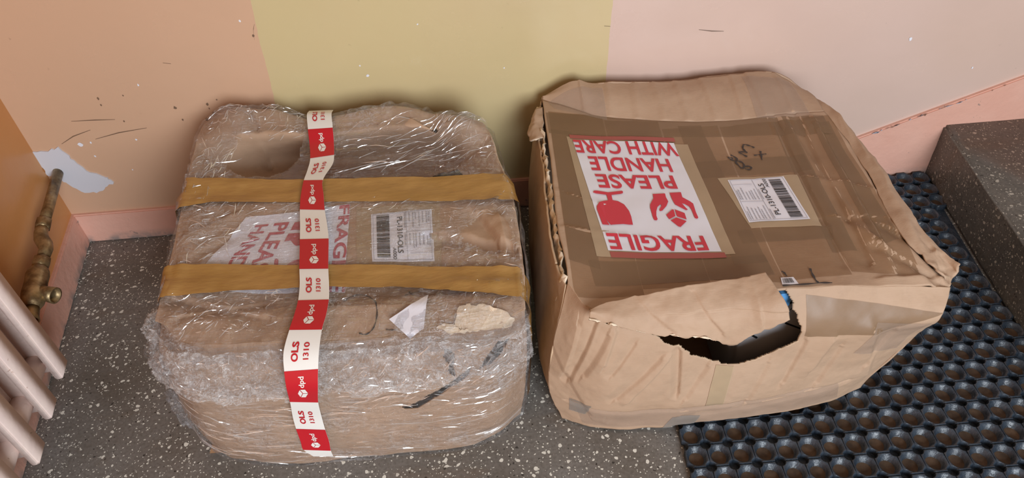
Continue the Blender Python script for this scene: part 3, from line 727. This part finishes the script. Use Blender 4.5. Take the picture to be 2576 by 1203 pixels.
Fl = film_surface(a_left, 150, 200, -1 if normals(patch(a_left, 8, 8))[4, 4, 0] > 0 else 1, .006, side_fn); Fl[..., 2] = np.maximum(Fl[..., 2], .002)
Fr = film_surface(a_right, 150, 200, 1 if normals(patch(a_right, 8, 8))[4, 4, 0] > 0 else -1, .004, side_fn); Fr[..., 2] = np.maximum(Fr[..., 2], .002)
grid('stretch_film', Fl, FM, AX); grid('stretch_film', Fr, FM, AX)
def tuft(name, cen, rad, seed, amp=.4, mat=None):
    bm = bmesh.new(); bmesh.ops.create_icosphere(bm, subdivisions=5, radius=1)
    P = np.array([v.co for v in bm.verts]); r = 1+amp*ridged(P, 2.2, 3, seed)+.25*fbm(P, 5, 2, seed+1)
    P = P*r[:, None]*np.array(rad)+np.array(cen); P[:, 2] = np.maximum(P[:, 2], .002)
    for v, q in zip(bm.verts, P): v.co = q
    return bm_obj(name, bm, mat or MAT['film_crumpled'], AX, True)
tuft('film_tuft', (-.662, .922, .305), (.014, .022, .016), 5)
tuft('film_tuft', (-.655, .872, .250), (.016, .016, .020), 9)
tuft('film_tuft', (-.668, .868, .12), (.014, .014, .045), 14, .25, FM)
A_TOP = bvh_of(Ft); A_FRONT = bvh_of(Ff); A_L = bvh_of(Fl); A_R = bvh_of(Fr); A_CARD = bvh_of(At); A_CFRONT = bvh_of(Af)
B_TOP = bvh_of(Bt); B_FRONT = bvh_of(Bf)

# ------------------------------------------------------------------ prints, labels and tapes
A_EDGE = bvh_of(At, Af); B_LIP = bvh_of(Bl, Bt); B_EDGE = bvh_of(Bt, Bf)
def snap(bvh, p, n, off):
    n = Vector(n).normalized(); p = Vector(p)
    h, hn, _, _ = bvh.ray_cast(p+n*.12, -n)
    if h is None:
        h, hn, _, _ = bvh.find_nearest(p)
    return h+n*off
class Sheet:
    """a flat printed thing laid on a surface: (s, t) in the unit square -> world"""
    def __init__(s, c00, c10, c11, c01, bvh, n=(0, 0, 1)):
        s.c = [Vector(q) for q in (c00, c10, c11, c01)]; s.b = bvh; s.n = n
    def flat(s, a, b):
        c = s.c; return c[0]*(1-a)*(1-b)+c[1]*a*(1-b)+c[2]*a*b+c[3]*(1-a)*b
    def at(s, a, b, off=.001): return snap(s.b, s.flat(a, b), s.n, off)
    def quad(s, name, mat, parent, a0, a1, b0, b1, off, nu=20, nv=20, ragged=0):
        P = np.array([[s.at(a0+(a1-a0)*i/(nu-1), b0+(b1-b0)*j/(nv-1), off) for i in range(nu)] for j in range(nv)])
        return grid(name, P, mat, parent)
    def shapes(s, name, mat, parent, vs, fs, off):
        return raw(name, [s.at(a, b, off) for a, b in vs], fs, mat, parent)
_tc = {}
def glyphs(body, bold=.02):
    """outline of a word as triangles, scaled to the unit square"""
    k = (body, bold)
    if k not in _tc:
        cu = bpy.data.curves.new('t', 'FONT'); cu.body = body; cu.offset = bold; cu.fill_mode = 'FRONT'; cu.resolution_u = 4
        ob = bpy.data.objects.new('t', cu); COL.objects.link(ob)
        bpy.context.view_layer.update()
        me = bpy.data.meshes.new_from_object(ob.evaluated_get(bpy.context.evaluated_depsgraph_get()))
        bm = bmesh.new(); bm.from_mesh(me)
        bmesh.ops.triangulate(bm, faces=bm.faces)
        bmesh.ops.subdivide_edges(bm, edges=[e for e in bm.edges if e.calc_length() > .35], cuts=2)
        bmesh.ops.triangulate(bm, faces=bm.faces)
        V = np.array([v.co[:2] for v in bm.verts]); bm.verts.index_update(); F = [[v.index for v in f.verts] for f in bm.faces]
        bm.free(); bpy.data.objects.remove(ob); bpy.data.curves.remove(cu); bpy.data.meshes.remove(me)
        V = (V-V.min(0))/(V.max(0)-V.min(0)); _tc[k] = (V, F)
    return _tc[k]
def poly_tris(poly):
    bm = bmesh.new(); f = bm.faces.new([bm.verts.new((x, y, 0)) for x, y in poly])
    bmesh.ops.triangulate(bm, faces=[f]); bm.verts.index_update()
    V = [v.co[:2] for v in bm.verts]; F = [[v.index for v in q.verts] for q in bm.faces]; bm.free()
    return V, F
def words(sh, name, mat, parent, body, a0, a1, b0, b1, off, bold=.02, clip=None):
    V, F = glyphs(body, bold)
    vs = [(a0+(a1-a0)*x, b0+(b1-b0)*y) for x, y in V]
    if clip: vs = [(min(max(a, clip[0]), clip[1]), min(max(b, clip[2]), clip[3])) for a, b in vs]
    return sh.shapes(name, mat, parent, vs, F, off)
def bars(sh, name, mat, parent, rects, off, n=3):
    vs, fs = [], []
    for (a0, a1, b0, b1) in rects:
        k = len(vs)
        for i in range(n):
            u = i/(n-1); vs += [(a0, b0+(b1-b0)*u), (a1, b0+(b1-b0)*u)] if abs(b1-b0) >= abs(a1-a0) else [(a0+(a1-a0)*u, b0), (a0+(a1-a0)*u, b1)]
        for i in range(n-1): q = k+2*i; fs.append((q, q+1, q+3, q+2))
    return sh.shapes(name, mat, parent, vs, fs, off)
def stroke(name, pts, bvh, parent, width=.003, n=(0, 0, 1), off=.0016, mat=None):
    """one felt pen line on a surface"""
    C = _cr_axis(np.array([(p[0], p[1], p[2] if len(p) > 2 else .345) for p in pts], float), max(6, 6*len(pts)))
    rows = []
    nn = Vector(n)
    for i in range(len(C)):
        d = Vector(C[min(i+1, len(C)-1)]-C[max(i-1, 0)]).normalized(); q = nn.cross(d).normalized()*(width/2)*(.7+.3*math.sin(i*.7+1))
        rows.append([snap(bvh, Vector(C[i])-q, n, off), snap(bvh, Vector(C[i])+q, n, off)])
    return grid(name, np.array(rows), mat or MAT['marker'], parent)
GLASS = [(.968, .517), (.949, .5), (.921, .497), (.82, .507), (.703, .491), (.682, .489), (.677, .5), (.687, .512), (.709, .518), (.797, .53), (.804, .577), (.755, .584), (.709, .612), (.686, .67), (.685, .718), (.696, .788), (.733, .788), (.782, .785), (.885, .794), (.901, .797), (.929, .751), (.912, .798), (.976, .797), (.978, .746), (.982, .67), (.974, .641), (.939, .607), (.891, .587), (.847, .58), (.844, .53), (.941, .524)]
HANDS = [[(.406, .514), (.29, .51), (.295, .542), (.29, .582), (.322, .621), (.377, .662), (.402, .668), (.402, .655), (.368, .621), (.37, .607), (.409, .631), (.436, .67), (.451, .708), (.451, .737), (.466, .748), (.486, .746), (.488, .718), (.48, .641), (.469, .612), (.414, .552)],
 [(.246, .505), (.138, .499), (.146, .547), (.091, .582), (.07, .602), (.08, .68), (.079, .727), (.094, .737), (.112, .732), (.11, .66), (.116, .631), (.15, .607), (.173, .602), (.152, .641), (.141, .655), (.161, .66), (.193, .641), (.24, .612), (.247, .572)]]
CUBE = [[(.358, .699), (.287, .655), (.27, .653), (.277, .708), (.346, .737)], [(.26, .653), (.184, .684), (.19, .741), (.264, .713)], [(.337, .746), (.275, .722), (.196, .754), (.272, .802), (.29, .797)]]
WH, RED, RF, BK, GR = MAT['label_white'], MAT['print_red'], MAT['print_red_faded'], MAT['print_black'], MAT['print_grey']
def fragile_label(sh, parent, off, red):
    lb = sh.quad('fragile_label', WH, parent, 0, 1, 0, 1, off, 34, 40)
    o2 = off+.0014
    for body, a0, a1, b0, b1 in (('FRAGILE', .105, .975, .872, .995), ('PLEASE', .150, .890, .338, .468), ('HANDLE', .125, .905, .172, .304), ('WITH CARE', .0, 1.0, .004, .138)):
        words(sh, 'lettering', red, lb, body, a0, a1, b0, b1, o2, .022)
    for pl in [GLASS]+HANDS+CUBE:
        V, F = poly_tris(pl); sh.shapes('pictogram', red, lb, V, F, o2)
    return lb
def shipping_label(sh, parent, off, seed):
    rnd = random.Random(seed)
    lb = sh.quad('shipping_label', WH, parent, 0, 1, 0, 1, off, 24, 20)
    o2 = off+.0011
    r = []; a = .055
    while a < .93:
        w = rnd.choice((.008, .012, .02, .03, .012)); r.append((a, min(a+w, .945), .09, .30)); a += w+rnd.choice((.008, .012, .018, .010))
    bars(sh, 'barcode', BK, lb, r, o2)
    words(sh, 'lettering', BK, lb, 'PL-1310-OLS', .12, .86, .425, .515, o2, .008)
    words(sh, 'lettering', BK, lb, 'A000', .76, .965, .345, .405, o2, .0)
    bars(sh, 'frame_lines', MAT['print_grey'], lb, [(.02, .98, .030, .036), (.02, .98, .968, .974), (.02, .028, .03, .974), (.972, .98, .03, .974), (.02, .98, .575, .582), (.45, .457, .58, .97), (.86, .866, .62, .97)], o2, 9)
    g = []
    for b in (.545, .62, .68, .72, .78, .84, .90, .935):
        for a0 in (.05, .50):
            k = a0
            while k < a0+rnd.uniform(.15, .36): w = rnd.uniform(.015, .05); g.append((k, k+w, b, b+.018)); k += w+.012
    bars(sh, 'fine_print', MAT['print_grey'], lb, g, o2, 2)
    return lb
# --- right box
m_cleartape('pouch', (.60, .44, .28), .72, .3)
def top_sheet(q, bvh=None, z=.345): return Sheet(*[(x, y, z) for x, y in q], bvh or B_TOP)
CLR, SHN = MAT['cleartape'], MAT['shinytape']
m_cleartape('top_shade_tape', (.34, .175, .07), .40, .48)  # tape brown that also holds the top's darker tone against the lit front
for k, (xa, xb) in enumerate(((.100, .225), (.222, .345), (.343, .470), (.468, .590), (.588, .715))):  # overlapping tape layers across the whole top, shading painted into their tint
    top_sheet([(xa+.006, 1.43-.09*min(k, 2)/2-.01*(k > 2)), (xb, 1.40-.065*min(k, 2)/2-.005*(k > 2)), (xb-.004, .86+.01*(k % 2)), (xa, .865+.012*(k % 3))]).quad('clear_tape', MAT['top_shade_tape'], BX, 0, 1, 0, 1, .0005, 30, 50)
for q in ([(.100, 1.425), (.700, 1.330), (.700, 1.270), (.100, 1.345)], [(.105, 1.36), (.150, 1.35), (.155, .93), (.100, .95)], [(.385, 1.345), (.435, 1.34), (.455, .92), (.395, .92)],
          [(.375, 1.225), (.62, 1.215), (.62, 1.165), (.375, 1.170)], [(.135, .952), (.455, .940), (.455, .885), (.140, .890)], [(.590, 1.33), (.625, 1.33), (.620, .93), (.575, .93)], [(.668, 1.31), (.705, 1.31), (.705, .95), (.655, .93)],
          [(.425, 1.01), (.60, 1.0), (.59, .965), (.425, .975)]):
    top_sheet(q).quad('clear_tape', CLR, BX, 0, 1, 0, 1, .0008, 30, 30)
top_sheet([(.137, 1.332), (.393, 1.283), (.404, .948), (.152, .962)]).quad('label_pouch', MAT['pouch'], BX, 0, 1, 0, 1, .0014, 30, 30)
shB = top_sheet([(.365, 1.2908), (.1487, 1.3198), (.1753, .9764), (.3812, .9569)])
lbB = fragile_label(shB, BX, .0021, RED)
shB.quad('red_stripe', RF, BX, -.02, 1.02, -.050, -.012, .0021, 24, 4)
shB.quad('red_stripe', RF, BX, -.02, .99, 1.008, 1.050, .0021, 24, 4)
top_sheet([(.427, 1.164), (.587, 1.156), (.581, 1.000), (.4517, 1.011)]).quad('label_pouch', MAT['pouch'], BX, 0, 1, 0, 1, .0014, 20, 20)
shipping_label(top_sheet([(.5658, 1.0203), (.558, 1.1532), (.445, 1.155), (.4518, 1.0269)]), BX, .0021, 3)
for pts in ([(.5052, 1.258), (.507, 1.2635), (.512, 1.2642), (.5206, 1.2589), (.5275, 1.2515)], [(.5052, 1.259), (.5042, 1.253), (.5066, 1.244), (.5079, 1.2392), (.501, 1.2436), (.4928, 1.2439), (.4981, 1.2363), (.5048, 1.2252)],
            [(.5193, 1.2263), (.533, 1.227), (.5456, 1.227)], [(.5364, 1.2382), (.534, 1.224), (.5312, 1.2100)],
            [(.4732, 1.2356), (.4781, 1.2302), (.4836, 1.2208), (.4802, 1.2182), (.4721, 1.2180), (.4661, 1.2261), (.4684, 1.2277), (.4751, 1.2227)],
            [(.4757, 1.2116), (.4843, 1.2135), (.4911, 1.2057), (.4901, 1.1957), (.4832, 1.1903), (.4793, 1.2022), (.4757, 1.2116)], [(.4846, 1.1889), (.4933, 1.1942), (.502, 1.1934), (.5022, 1.1866), (.4967, 1.1843), (.4904, 1.1874)],
            [(.5192, .8909), (.5175, .8761), (.5171, .8583), (.5202, .8515)], [(.4571, .8524), (.4845, .8517), (.5202, .8515), (.5422, .8498)], [(.4688, .8898), (.4714, .8864), (.4731, .8764)]):
    stroke('pen_mark', pts, B_TOP, BX, .0042, (0, 0, 1), .0022)
mini = top_sheet([(.4574, .8533), (.486, .8541), (.4833, .8729), (.4613, .8736)]); mo = mini.quad('small_sticker', WH, BX, 0, 1, 0, 1, .0016, 5, 5)
bars(mini, 'barcode', BK, mo, [(.10+.055*i, .10+.055*i+random.uniform(.018, .035), .2, .85) for i in range(13)], .0022)
fr = lambda q: Sheet(*[(x, .81, z) for x, z in q], B_FRONT, (0, -1, 0))
fr([(.3467, .210), (.3792, .206), (.3742, .085), (.3397, .085)]).quad('clear_tape', MAT['pouch'], BX, 0, 1, 0, 1, .0012, 10, 20)
m_cleartape('greytape', (.36, .33, .30), .55, .2)
fr([(.2818, .055), (.3364, .052), (.3259, .010), (.266, .010)]).quad('clear_tape', MAT['greytape'], BX, 0, 1, 0, 1, .0012, 10, 10)
fr([(.085, .10), (.125, .10), (.115, .055), (.085, .055)]).quad('clear_tape', MAT['greytape'], BX, 0, 1, 0, 1, .0012, 10, 10)
fr([(.095, .085), (.600, .100), (.620, .030), (.110, .016)]).quad('clear_tape', MAT['shinytape'], BX, 0, 1, 0, 1, .0009, 60, 10)
fr([(.620, .285), (.720, .270), (.700, .170), (.600, .20)]).quad('clear_tape', SHN, BX, 0, 1, 0, 1, .0012, 20, 20)
fr([(.495, .338), (.735, .292), (.640, .262), (.498, .262)]).quad('clear_tape', CLR, BX, 0, 1, 0, 1, .0010, 30, 12)
top_sheet([(.108, 1.47), (.235, 1.47), (.235, 1.385), (.120, 1.44)], B_LIP, .37).quad('clear_tape', SHN, BX, 0, 1, 0, 1, .0012, 20, 20)
top_sheet([(.560, 1.478), (.665, 1.458), (.675, 1.335), (.560, 1.345)], B_LIP, .37).quad('clear_tape', SHN, BX, 0, 1, 0, 1, .0012, 20, 20)

# --- left box, under the film
at_sheet = lambda q: Sheet(*[(x, y, .345) for x, y in q], A_CARD)
at_sheet([(-.309, 1.156), (-.140, 1.153), (-.134, .982), (-.294, .999)]).quad('label_pouch', MAT['pouch'], AX, 0, 1, 0, 1, .001, 20, 20)
shipping_label(at_sheet([(-.277, 1.1322), (-.2649, 1.0037), (-.1476, .9939), (-.1556, 1.1347)]), AX, .0018, 8)
shA = at_sheet([(-.500, 1.150), (-.560, .965), (-.312, .940), (-.322, 1.164)])
la = shA.quad('fragile_label', WH, AX, -.02, 1, -.18, 1, .0012, 30, 30)
m_red2 = simple('print_red_pale', (.50, .10, .13), .5)
for body, a0, a1, b0, b1 in (('FRAGILE', -.01, 1.0, .88, 1.0), ('PLEASE', .12, .92, .20, .36), ('HANDLE', .12, .95, .0, .14)):
    words(shA, 'lettering', m_red2, la, body, a0, a1, b0, b1, .0019, .022)
for pl in HANDS+[GLASS]:
    V, F = poly_tris([((.52-a)*1.0+.02 if pl is not GLASS else a*1.0-.05, .40+(b-.5)*1.25) for a, b in pl])
    if pl is not GLASS: V = [(x, y) for x, y in V]
    shA.shapes('pictogram', m_red2, la, V, F, .0019)
edge = lambda q, z=.335: Sheet(*[(x, y, z) for x, y in q], A_EDGE, (0, -.5, .87))
# loose white paper under the film
edge([(-.187, .815), (-.2233, .859), (-.1561, .9094), (-.1629, .8330)], .335).quad('paper_slip', WH, AX, 0, 1, 0, 1, .0095, 10, 10)
def torn_piece(pts, z, mat, off):
    V, F = poly_tris(pts)
    return raw('torn_layer', [snap(A_EDGE, (x, y, z), (0, -.5, .87), off) for x, y in V], F, mat, AX)
for pts, off in (([(-.1027, .8706), (-.0876, .877), (-.0727, .8713), (-.0591, .8749), (-.0341, .8611), (-.0054, .8402), (-.0142, .8242), (-.0507, .8205), (-.0799, .8168), (-.0999, .820), (-.1116, .8399)], .006),
                 ([(-.1436, .8324), (-.1267, .8393), (-.1134, .8369), (-.1002, .8252), (-.0851, .8212), (-.0945, .8158), (-.1163, .8162)], .0075)):
    rp = []
    for i in range(len(pts)):
        a, b = Vector(pts[i]), Vector(pts[(i+1) % len(pts)])
        for k in range(4): q = a.lerp(b, k/4); rp.append((q.x+random.uniform(-.002, .002), q.y+random.uniform(-.002, .002)))
    torn_piece(rp, .338, CT, off)
for pts, w in (([(-.3111, .9136), (-.3004, .9292), (-.2821, .9336), (-.2657, .9254), (-.2533, .9072), (-.2469, .884), (-.2468, .864), (-.2514, .8468), (-.2582, .8389), (-.2668, .8359), (-.2761, .8398)], .003), ([(-.2299, .8425), (-.221, .841), (-.212, .8406)], .003),
               ([(-.2005, .9188), (-.189, .9235), (-.1744, .9272)], .0035), ([(-.194, .9294), (-.19, .922), (-.1848, .9146)], .0035)):
    stroke('pen_mark', pts, A_EDGE, AX, w)
# --- left box, over the film: two brown tape bands
def band(up, lo):
    """up, lo: rear and front edge of the band across the top, (x, y) pairs left to right"""
    up, lo = np.array(up), np.array(lo); n = 110
    xs = np.linspace(-.690, .030, n); rows = []
    for t in np.linspace(0, 1, 9):
        row = []
        for x in xs:
            y = np.interp(x, up[:, 0], up[:, 1])*(1-t)+np.interp(x, lo[:, 0], lo[:, 1])*t
            h = A_TOP.ray_cast(Vector((x, y, .6)), Vector((0, 0, -1)))[0]
            row.append((x, y, h.z if h is not None else np.nan))
        row = np.array(row); ok = ~np.isnan(row[:, 2])
        row = row[ok]
        z = row[:, 2]; k = 9
        zp = np.pad(z, k, mode='edge'); zs = np.array([zp[i:i+2*k+1].max()*.5+zp[i:i+2*k+1].mean()*.5 for i in range(len(z))])
        row[:, 2] = np.maximum(zs, z+.0015)
        yl, yr = row[0, 1], row[-1, 1]
        left, right = [], []
        for z in np.linspace(.06, row[0, 2]-.012, 14):
            h = A_L.ray_cast(Vector((-1.0, yl, z)), Vector((1, 0, 0)))[0]
            if h is not None: left.append((h.x-.004, yl, z))
        for z in np.linspace(row[-1, 2]-.012, .06, 14):
            h = A_R.ray_cast(Vector((.3, yr, z)), Vector((-1, 0, 0)))[0]
            if h is not None: right.append((h.x+.003, yr, z))
        rows.append(_cr_axis(np.array(left+row.tolist()+right), 150))
    return grid('brown_tape', np.array(rows), MAT['browntape'], AX)
band([(-.70, 1.268), (-.566, 1.2624), (-.397, 1.2492), (-.2285, 1.2353), (.03, 1.206)], [(-.70, 1.178), (-.618, 1.1958), (-.471, 1.1877), (-.306, 1.1699), (.03, 1.129)])
band([(-.70, 1.020), (-.517, 1.0144), (-.366, 1.0003), (-.2156, .9838), (-.068, .955), (.03, .939)], [(-.70, .935), (-.505, .9517), (-.395, .9464), (-.213, .9301), (-.069, .892), (.03, .868)])
# --- courier tape running over the top and down the front
RL = [(-.4361, 1.455, .394), (-.4361, 1.4301, .399), (-.4307, 1.3901, .387), (-.4268, 1.36, .371), (-.4204, 1.3135, .363), (-.4214, 1.2738, .361), (-.4238, 1.2398, .361), (-.4236, 1.1951, .358), (-.4203, 1.1537, .354), (-.4128, 1.105, .3525), (-.4071, 1.0657, .352), (-.4007, 1.0221, .352), (-.3952, .9834, .352), (-.3896, .9458, .349),
      (-.3868, .9079, .348), (-.3877, .8729, .347), (-.3913, .8462, .342), (-.3979, .818, .333), (-.3985, .795, .3138), (-.4002, .781, .2884), (-.4062, .779, .246), (-.4176, .783, .189), (-.4219, .784, .150), (-.423, .782, .112), (-.4245, .781, .084), (-.4126, .782, .0564)]
RR = [(-.3805, 1.452, .393), (-.3805, 1.4274, .3975), (-.3755, 1.389, .387), (-.3734, 1.3608, .370), (-.3693, 1.3194, .363), (-.3694, 1.2889, .361), (-.3832, 1.2355, .361), (-.3759, 1.1887, .358), (-.3691, 1.1459, .354), (-.3591, 1.1024, .3525), (-.351, 1.061, .352), (-.3455, 1.0156, .352), (-.341, .978, .352), (-.3353, .9381, .349),
      (-.3315, .9038, .348), (-.3317, .8679, .346), (-.3351, .8424, .341), (-.3377, .8157, .333), (-.3416, .795, .3131), (-.3466, .7788, .2887), (-.3600, .781, .235), (-.3678, .784, .180), (-.3702, .783, .141), (-.3714, .782, .105), (-.375, .781, .0734), (-.3755, .782, .0515)]
NR = len(RL); RL, RR = np.array(RL), np.array(RR)
for k, dz, dy in ((15, .002, 0), (16, .006, -.006), (17, .006, -.013), (18, .004, -.011), (19, 0, -.009), (20, 0, -.004)):
    for A_ in (RL, RR): A_[k, 2] += dz; A_[k, 1] += dy
RL[:, 2] += np.clip((RL[:, 1]-.8)/.04, 0, 1)*.0035; RR[:, 2] += np.clip((RR[:, 1]-.8)/.04, 0, 1)*.0035
RL[:, 1] -= np.clip((.36-RL[:, 2])/.05, 0, 1)*np.clip((.85-RL[:, 1])/.05, 0, 1)*.006; RR[:, 1] -= np.clip((.36-RR[:, 2])/.05, 0, 1)*np.clip((.85-RR[:, 1])/.05, 0, 1)*.006
RES = 16; RLf, RRf = _cr_axis(RL, (NR-1)*RES+1), _cr_axis(RR, (NR-1)*RES+1)
TAN_ = np.gradient((RLf+RRf)/2, axis=0); NRM = np.cross(RLf-RRf, TAN_); NRM /= np.linalg.norm(NRM, axis=1)[:, None]
if NRM[0, 2] < 0: NRM = -NRM
def tp(s, r, off):
    """point on the tape: s across 0..1, r along in rail index"""
    k = np.clip(r*RES, 0, len(RLf)-1.001); i = int(k); f = k-i
    L, R_ = RLf[i]*(1-f)+RLf[i+1]*f, RRf[i]*(1-f)+RRf[i+1]*f
    return L*(1-s)+R_*s+(NRM[i]*(1-f)+NRM[i+1]*f)*off
def tape_grid(name, r0, r1, mat, parent, off, s0=0., s1=1.):
    n = max(4, int((r1-r0)*6)); P = np.array([[tp(s, r, off) for s in np.linspace(s0, s1, 7)] for r in np.linspace(r0, r1, n)])
    return grid(name, P, mat, parent)
ct = tape_grid('courier_tape', 0, NR-1, MAT['tape_white'], AX, 0)
def tape_word(body, r_a, r_b, s_a, s_b, mat, bold=.03):
    V, F = glyphs(body, bold)     # text runs towards the back, letter tops to the left
    raw('lettering', [tp(s_b+(s_a-s_b)*y, r_a+(r_b-r_a)*x, .0011) for x, y in V], F, mat, ct)
def tape_poly(pts, r_a, r_b, s_a, s_b, mat, off=.0011):
    V, F = poly_tris(pts)
    raw('logo', [tp(s_b+(s_a-s_b)*y, r_a+(r_b-r_a)*x, off) for x, y in V], F, mat, ct)
hexa = [[(.02, .28), (.48, .02), (.48, .50), (.02, .74)], [(.54, .02), (.98, .28), (.98, .74), (.54, .48)], [(.06, .80), (.28, .68), (.52, .56), (.94, .80), (.50, 1.0)]]
# white and red lengths, boundaries as rail indices
bnd = [0, 2, 4, 6, 8, 10, 12, 14, 16, 18, 20, 22, 24.0, NR-1]
for i in range(len(bnd)-1):
    a, b = bnd[i], bnd[i+1]; L = b-a
    if i % 2 == 1:
        tape_grid('red_length', a, b, MAT['tape_red'], ct, .0006)
        tape_word('dpd', a+.50*L, a+.17*L, .40, .62, MAT['tape_white'], .02)
        for h in hexa: tape_poly(h, a+.82*L, a+.55*L, .34, .68, MAT['tape_white'])
    elif L > 1.5:
        tape_word('OLS', a+.76*L, a+.28*L, .22, .42, MAT['tape_red'])
        tape_word('1310', a+.72*L, a+.30*L, .56, .72, MAT['tape_red'], .015)
# film folds: narrow doubled-over ridges of the stretch film
n = NT('film_fold'); gl = n.n('ShaderNodeBsdfGlossy', Color=(1, 1, 1, 1), Roughness=.16); tr = n.n('ShaderNodeBsdfTransparent', Color=(1, 1, 1, 1)); df = n.n('ShaderNodeBsdfDiffuse', Color=(.9, .9, .92, 1))
m1 = n.n('ShaderNodeMixShader', Fac=.42); n.t.links.new(tr.outputs[0], m1.inputs[1]); n.t.links.new(gl.outputs[0], m1.inputs[2])
m2 = n.n('ShaderNodeMixShader', Fac=.16); n.t.links.new(m1.outputs[0], m2.inputs[1]); n.t.links.new(df.outputs[0], m2.inputs[2]); n.t.links.new(m2.outputs[0], n.out.inputs[0]); MAT['film_fold'] = n.m
FV, FF = [], []
frnd = random.Random(21)
def fold(bvh, p, n, d, length, w, h, bend):
    n = Vector(n); d = Vector(d).normalized(); q = n.cross(d).normalized(); k0 = len(FV); m = max(4, int(length/.006))
    rowsn = 0
    for i in range(m+1):
        t = i/m; c = Vector(p)+d*(t-.5)*length+q*bend*math.sin(t*math.pi)*length
        hit = bvh.ray_cast(c+n*.08, -n)[0]
        if hit is None: break
        e = math.sin(math.pi*min(max(t, .02), .98))
        off = frnd.uniform(-.3, .3)*w
        for u, hh in ((-w*e, .0003), (off, h*e+.0006), (w*e, .0003)): FV.append(tuple(hit+q*u+n*hh))
        rowsn += 1
    for i in range(rowsn-1):
        for k in range(2): a_ = k0+3*i+k; FF.append((a_, a_+1, a_+4, a_+3))
def scatter(cnt, bvh, n, box_, ang, length, mask=None):
    x0, x1, y0, y1 = box_; tops = n[2] > .5
    for _ in range(cnt):
        x, y = frnd.uniform(x0, x1), frnd.uniform(y0, y1)
        if mask and not mask(x, y): continue
        a_ = frnd.gauss(*ang); d = (math.cos(a_), math.sin(a_), 0) if tops else (math.cos(a_), 0, math.sin(a_))
        p = (x, y, .36) if tops else (x, .80, y)
        L = frnd.uniform(*length)*frnd.uniform(.4, 1)
        fold(bvh, p, n, d, L, frnd.uniform(.0004, .0015), frnd.uniform(.0003, .0013), frnd.uniform(-.07, .07))
UP, FRT = (0, 0, 1), (0, -1, 0)
scatter(230, A_FRONT, FRT, (-.64, -.01, .235, .335), (.1, .7), (.006, .035))          # crumpled band under the front edge
scatter(75, A_FRONT, FRT, (-.63, -.03, .02, .24), (-.10, .12), (.03, .15))          # long pulled streaks lower down
scatter(25, A_FRONT, FRT, (-.62, -.40, .02, .20), (-.35, .15), (.03, .10))
scatter(120, A_FRONT, FRT, (-.33, -.02, .17, .32), (.35, .4), (.012, .06))
scatter(130, A_TOP, UP, (-.66, -.45, 1.38, 1.50), (.5, .8), (.006, .04))              # rear left corner
scatter(70, A_TOP, UP, (-.66, -.59, 1.20, 1.38), (1.3, .5), (.015, .07))
scatter(60, A_TOP, UP, (-.35, -.06, 1.27, 1.40), (.35, .2), (.03, .14))              # pulled strands, rear right
scatter(50, A_TOP, UP, (-.16, -.03, 1.25, 1.40), (.9, .8), (.01, .04))
scatter(70, A_TOP, UP, (-.13, .01, .95, 1.16), (.6, .9), (.01, .05), lambda x, y: not (-.10 < x < -.005 and .995 < y < 1.09))
scatter(60, A_TOP, UP, (-.65, -.50, .98, 1.19), (.8, .7), (.015, .06))
scatter(45, A_TOP, UP, (-.62, -.15, 1.135, 1.19), (.3, .5), (.01, .05))
scatter(110, A_TOP, UP, (-.63, -.42, .85, .95), (.3, .7), (.006, .035))
scatter(26, A_TOP, UP, (-.33, .0, .845, .93), (.4, .6), (.008, .03), lambda x, y: not -.235 < x < -.15)
me = bpy.data.meshes.new('film_folds'); me.from_pydata(FV, [], FF); me.update()
o = link('film_folds', me, MAT['film_fold'], AX, False); o['kind'] = 'stuff'
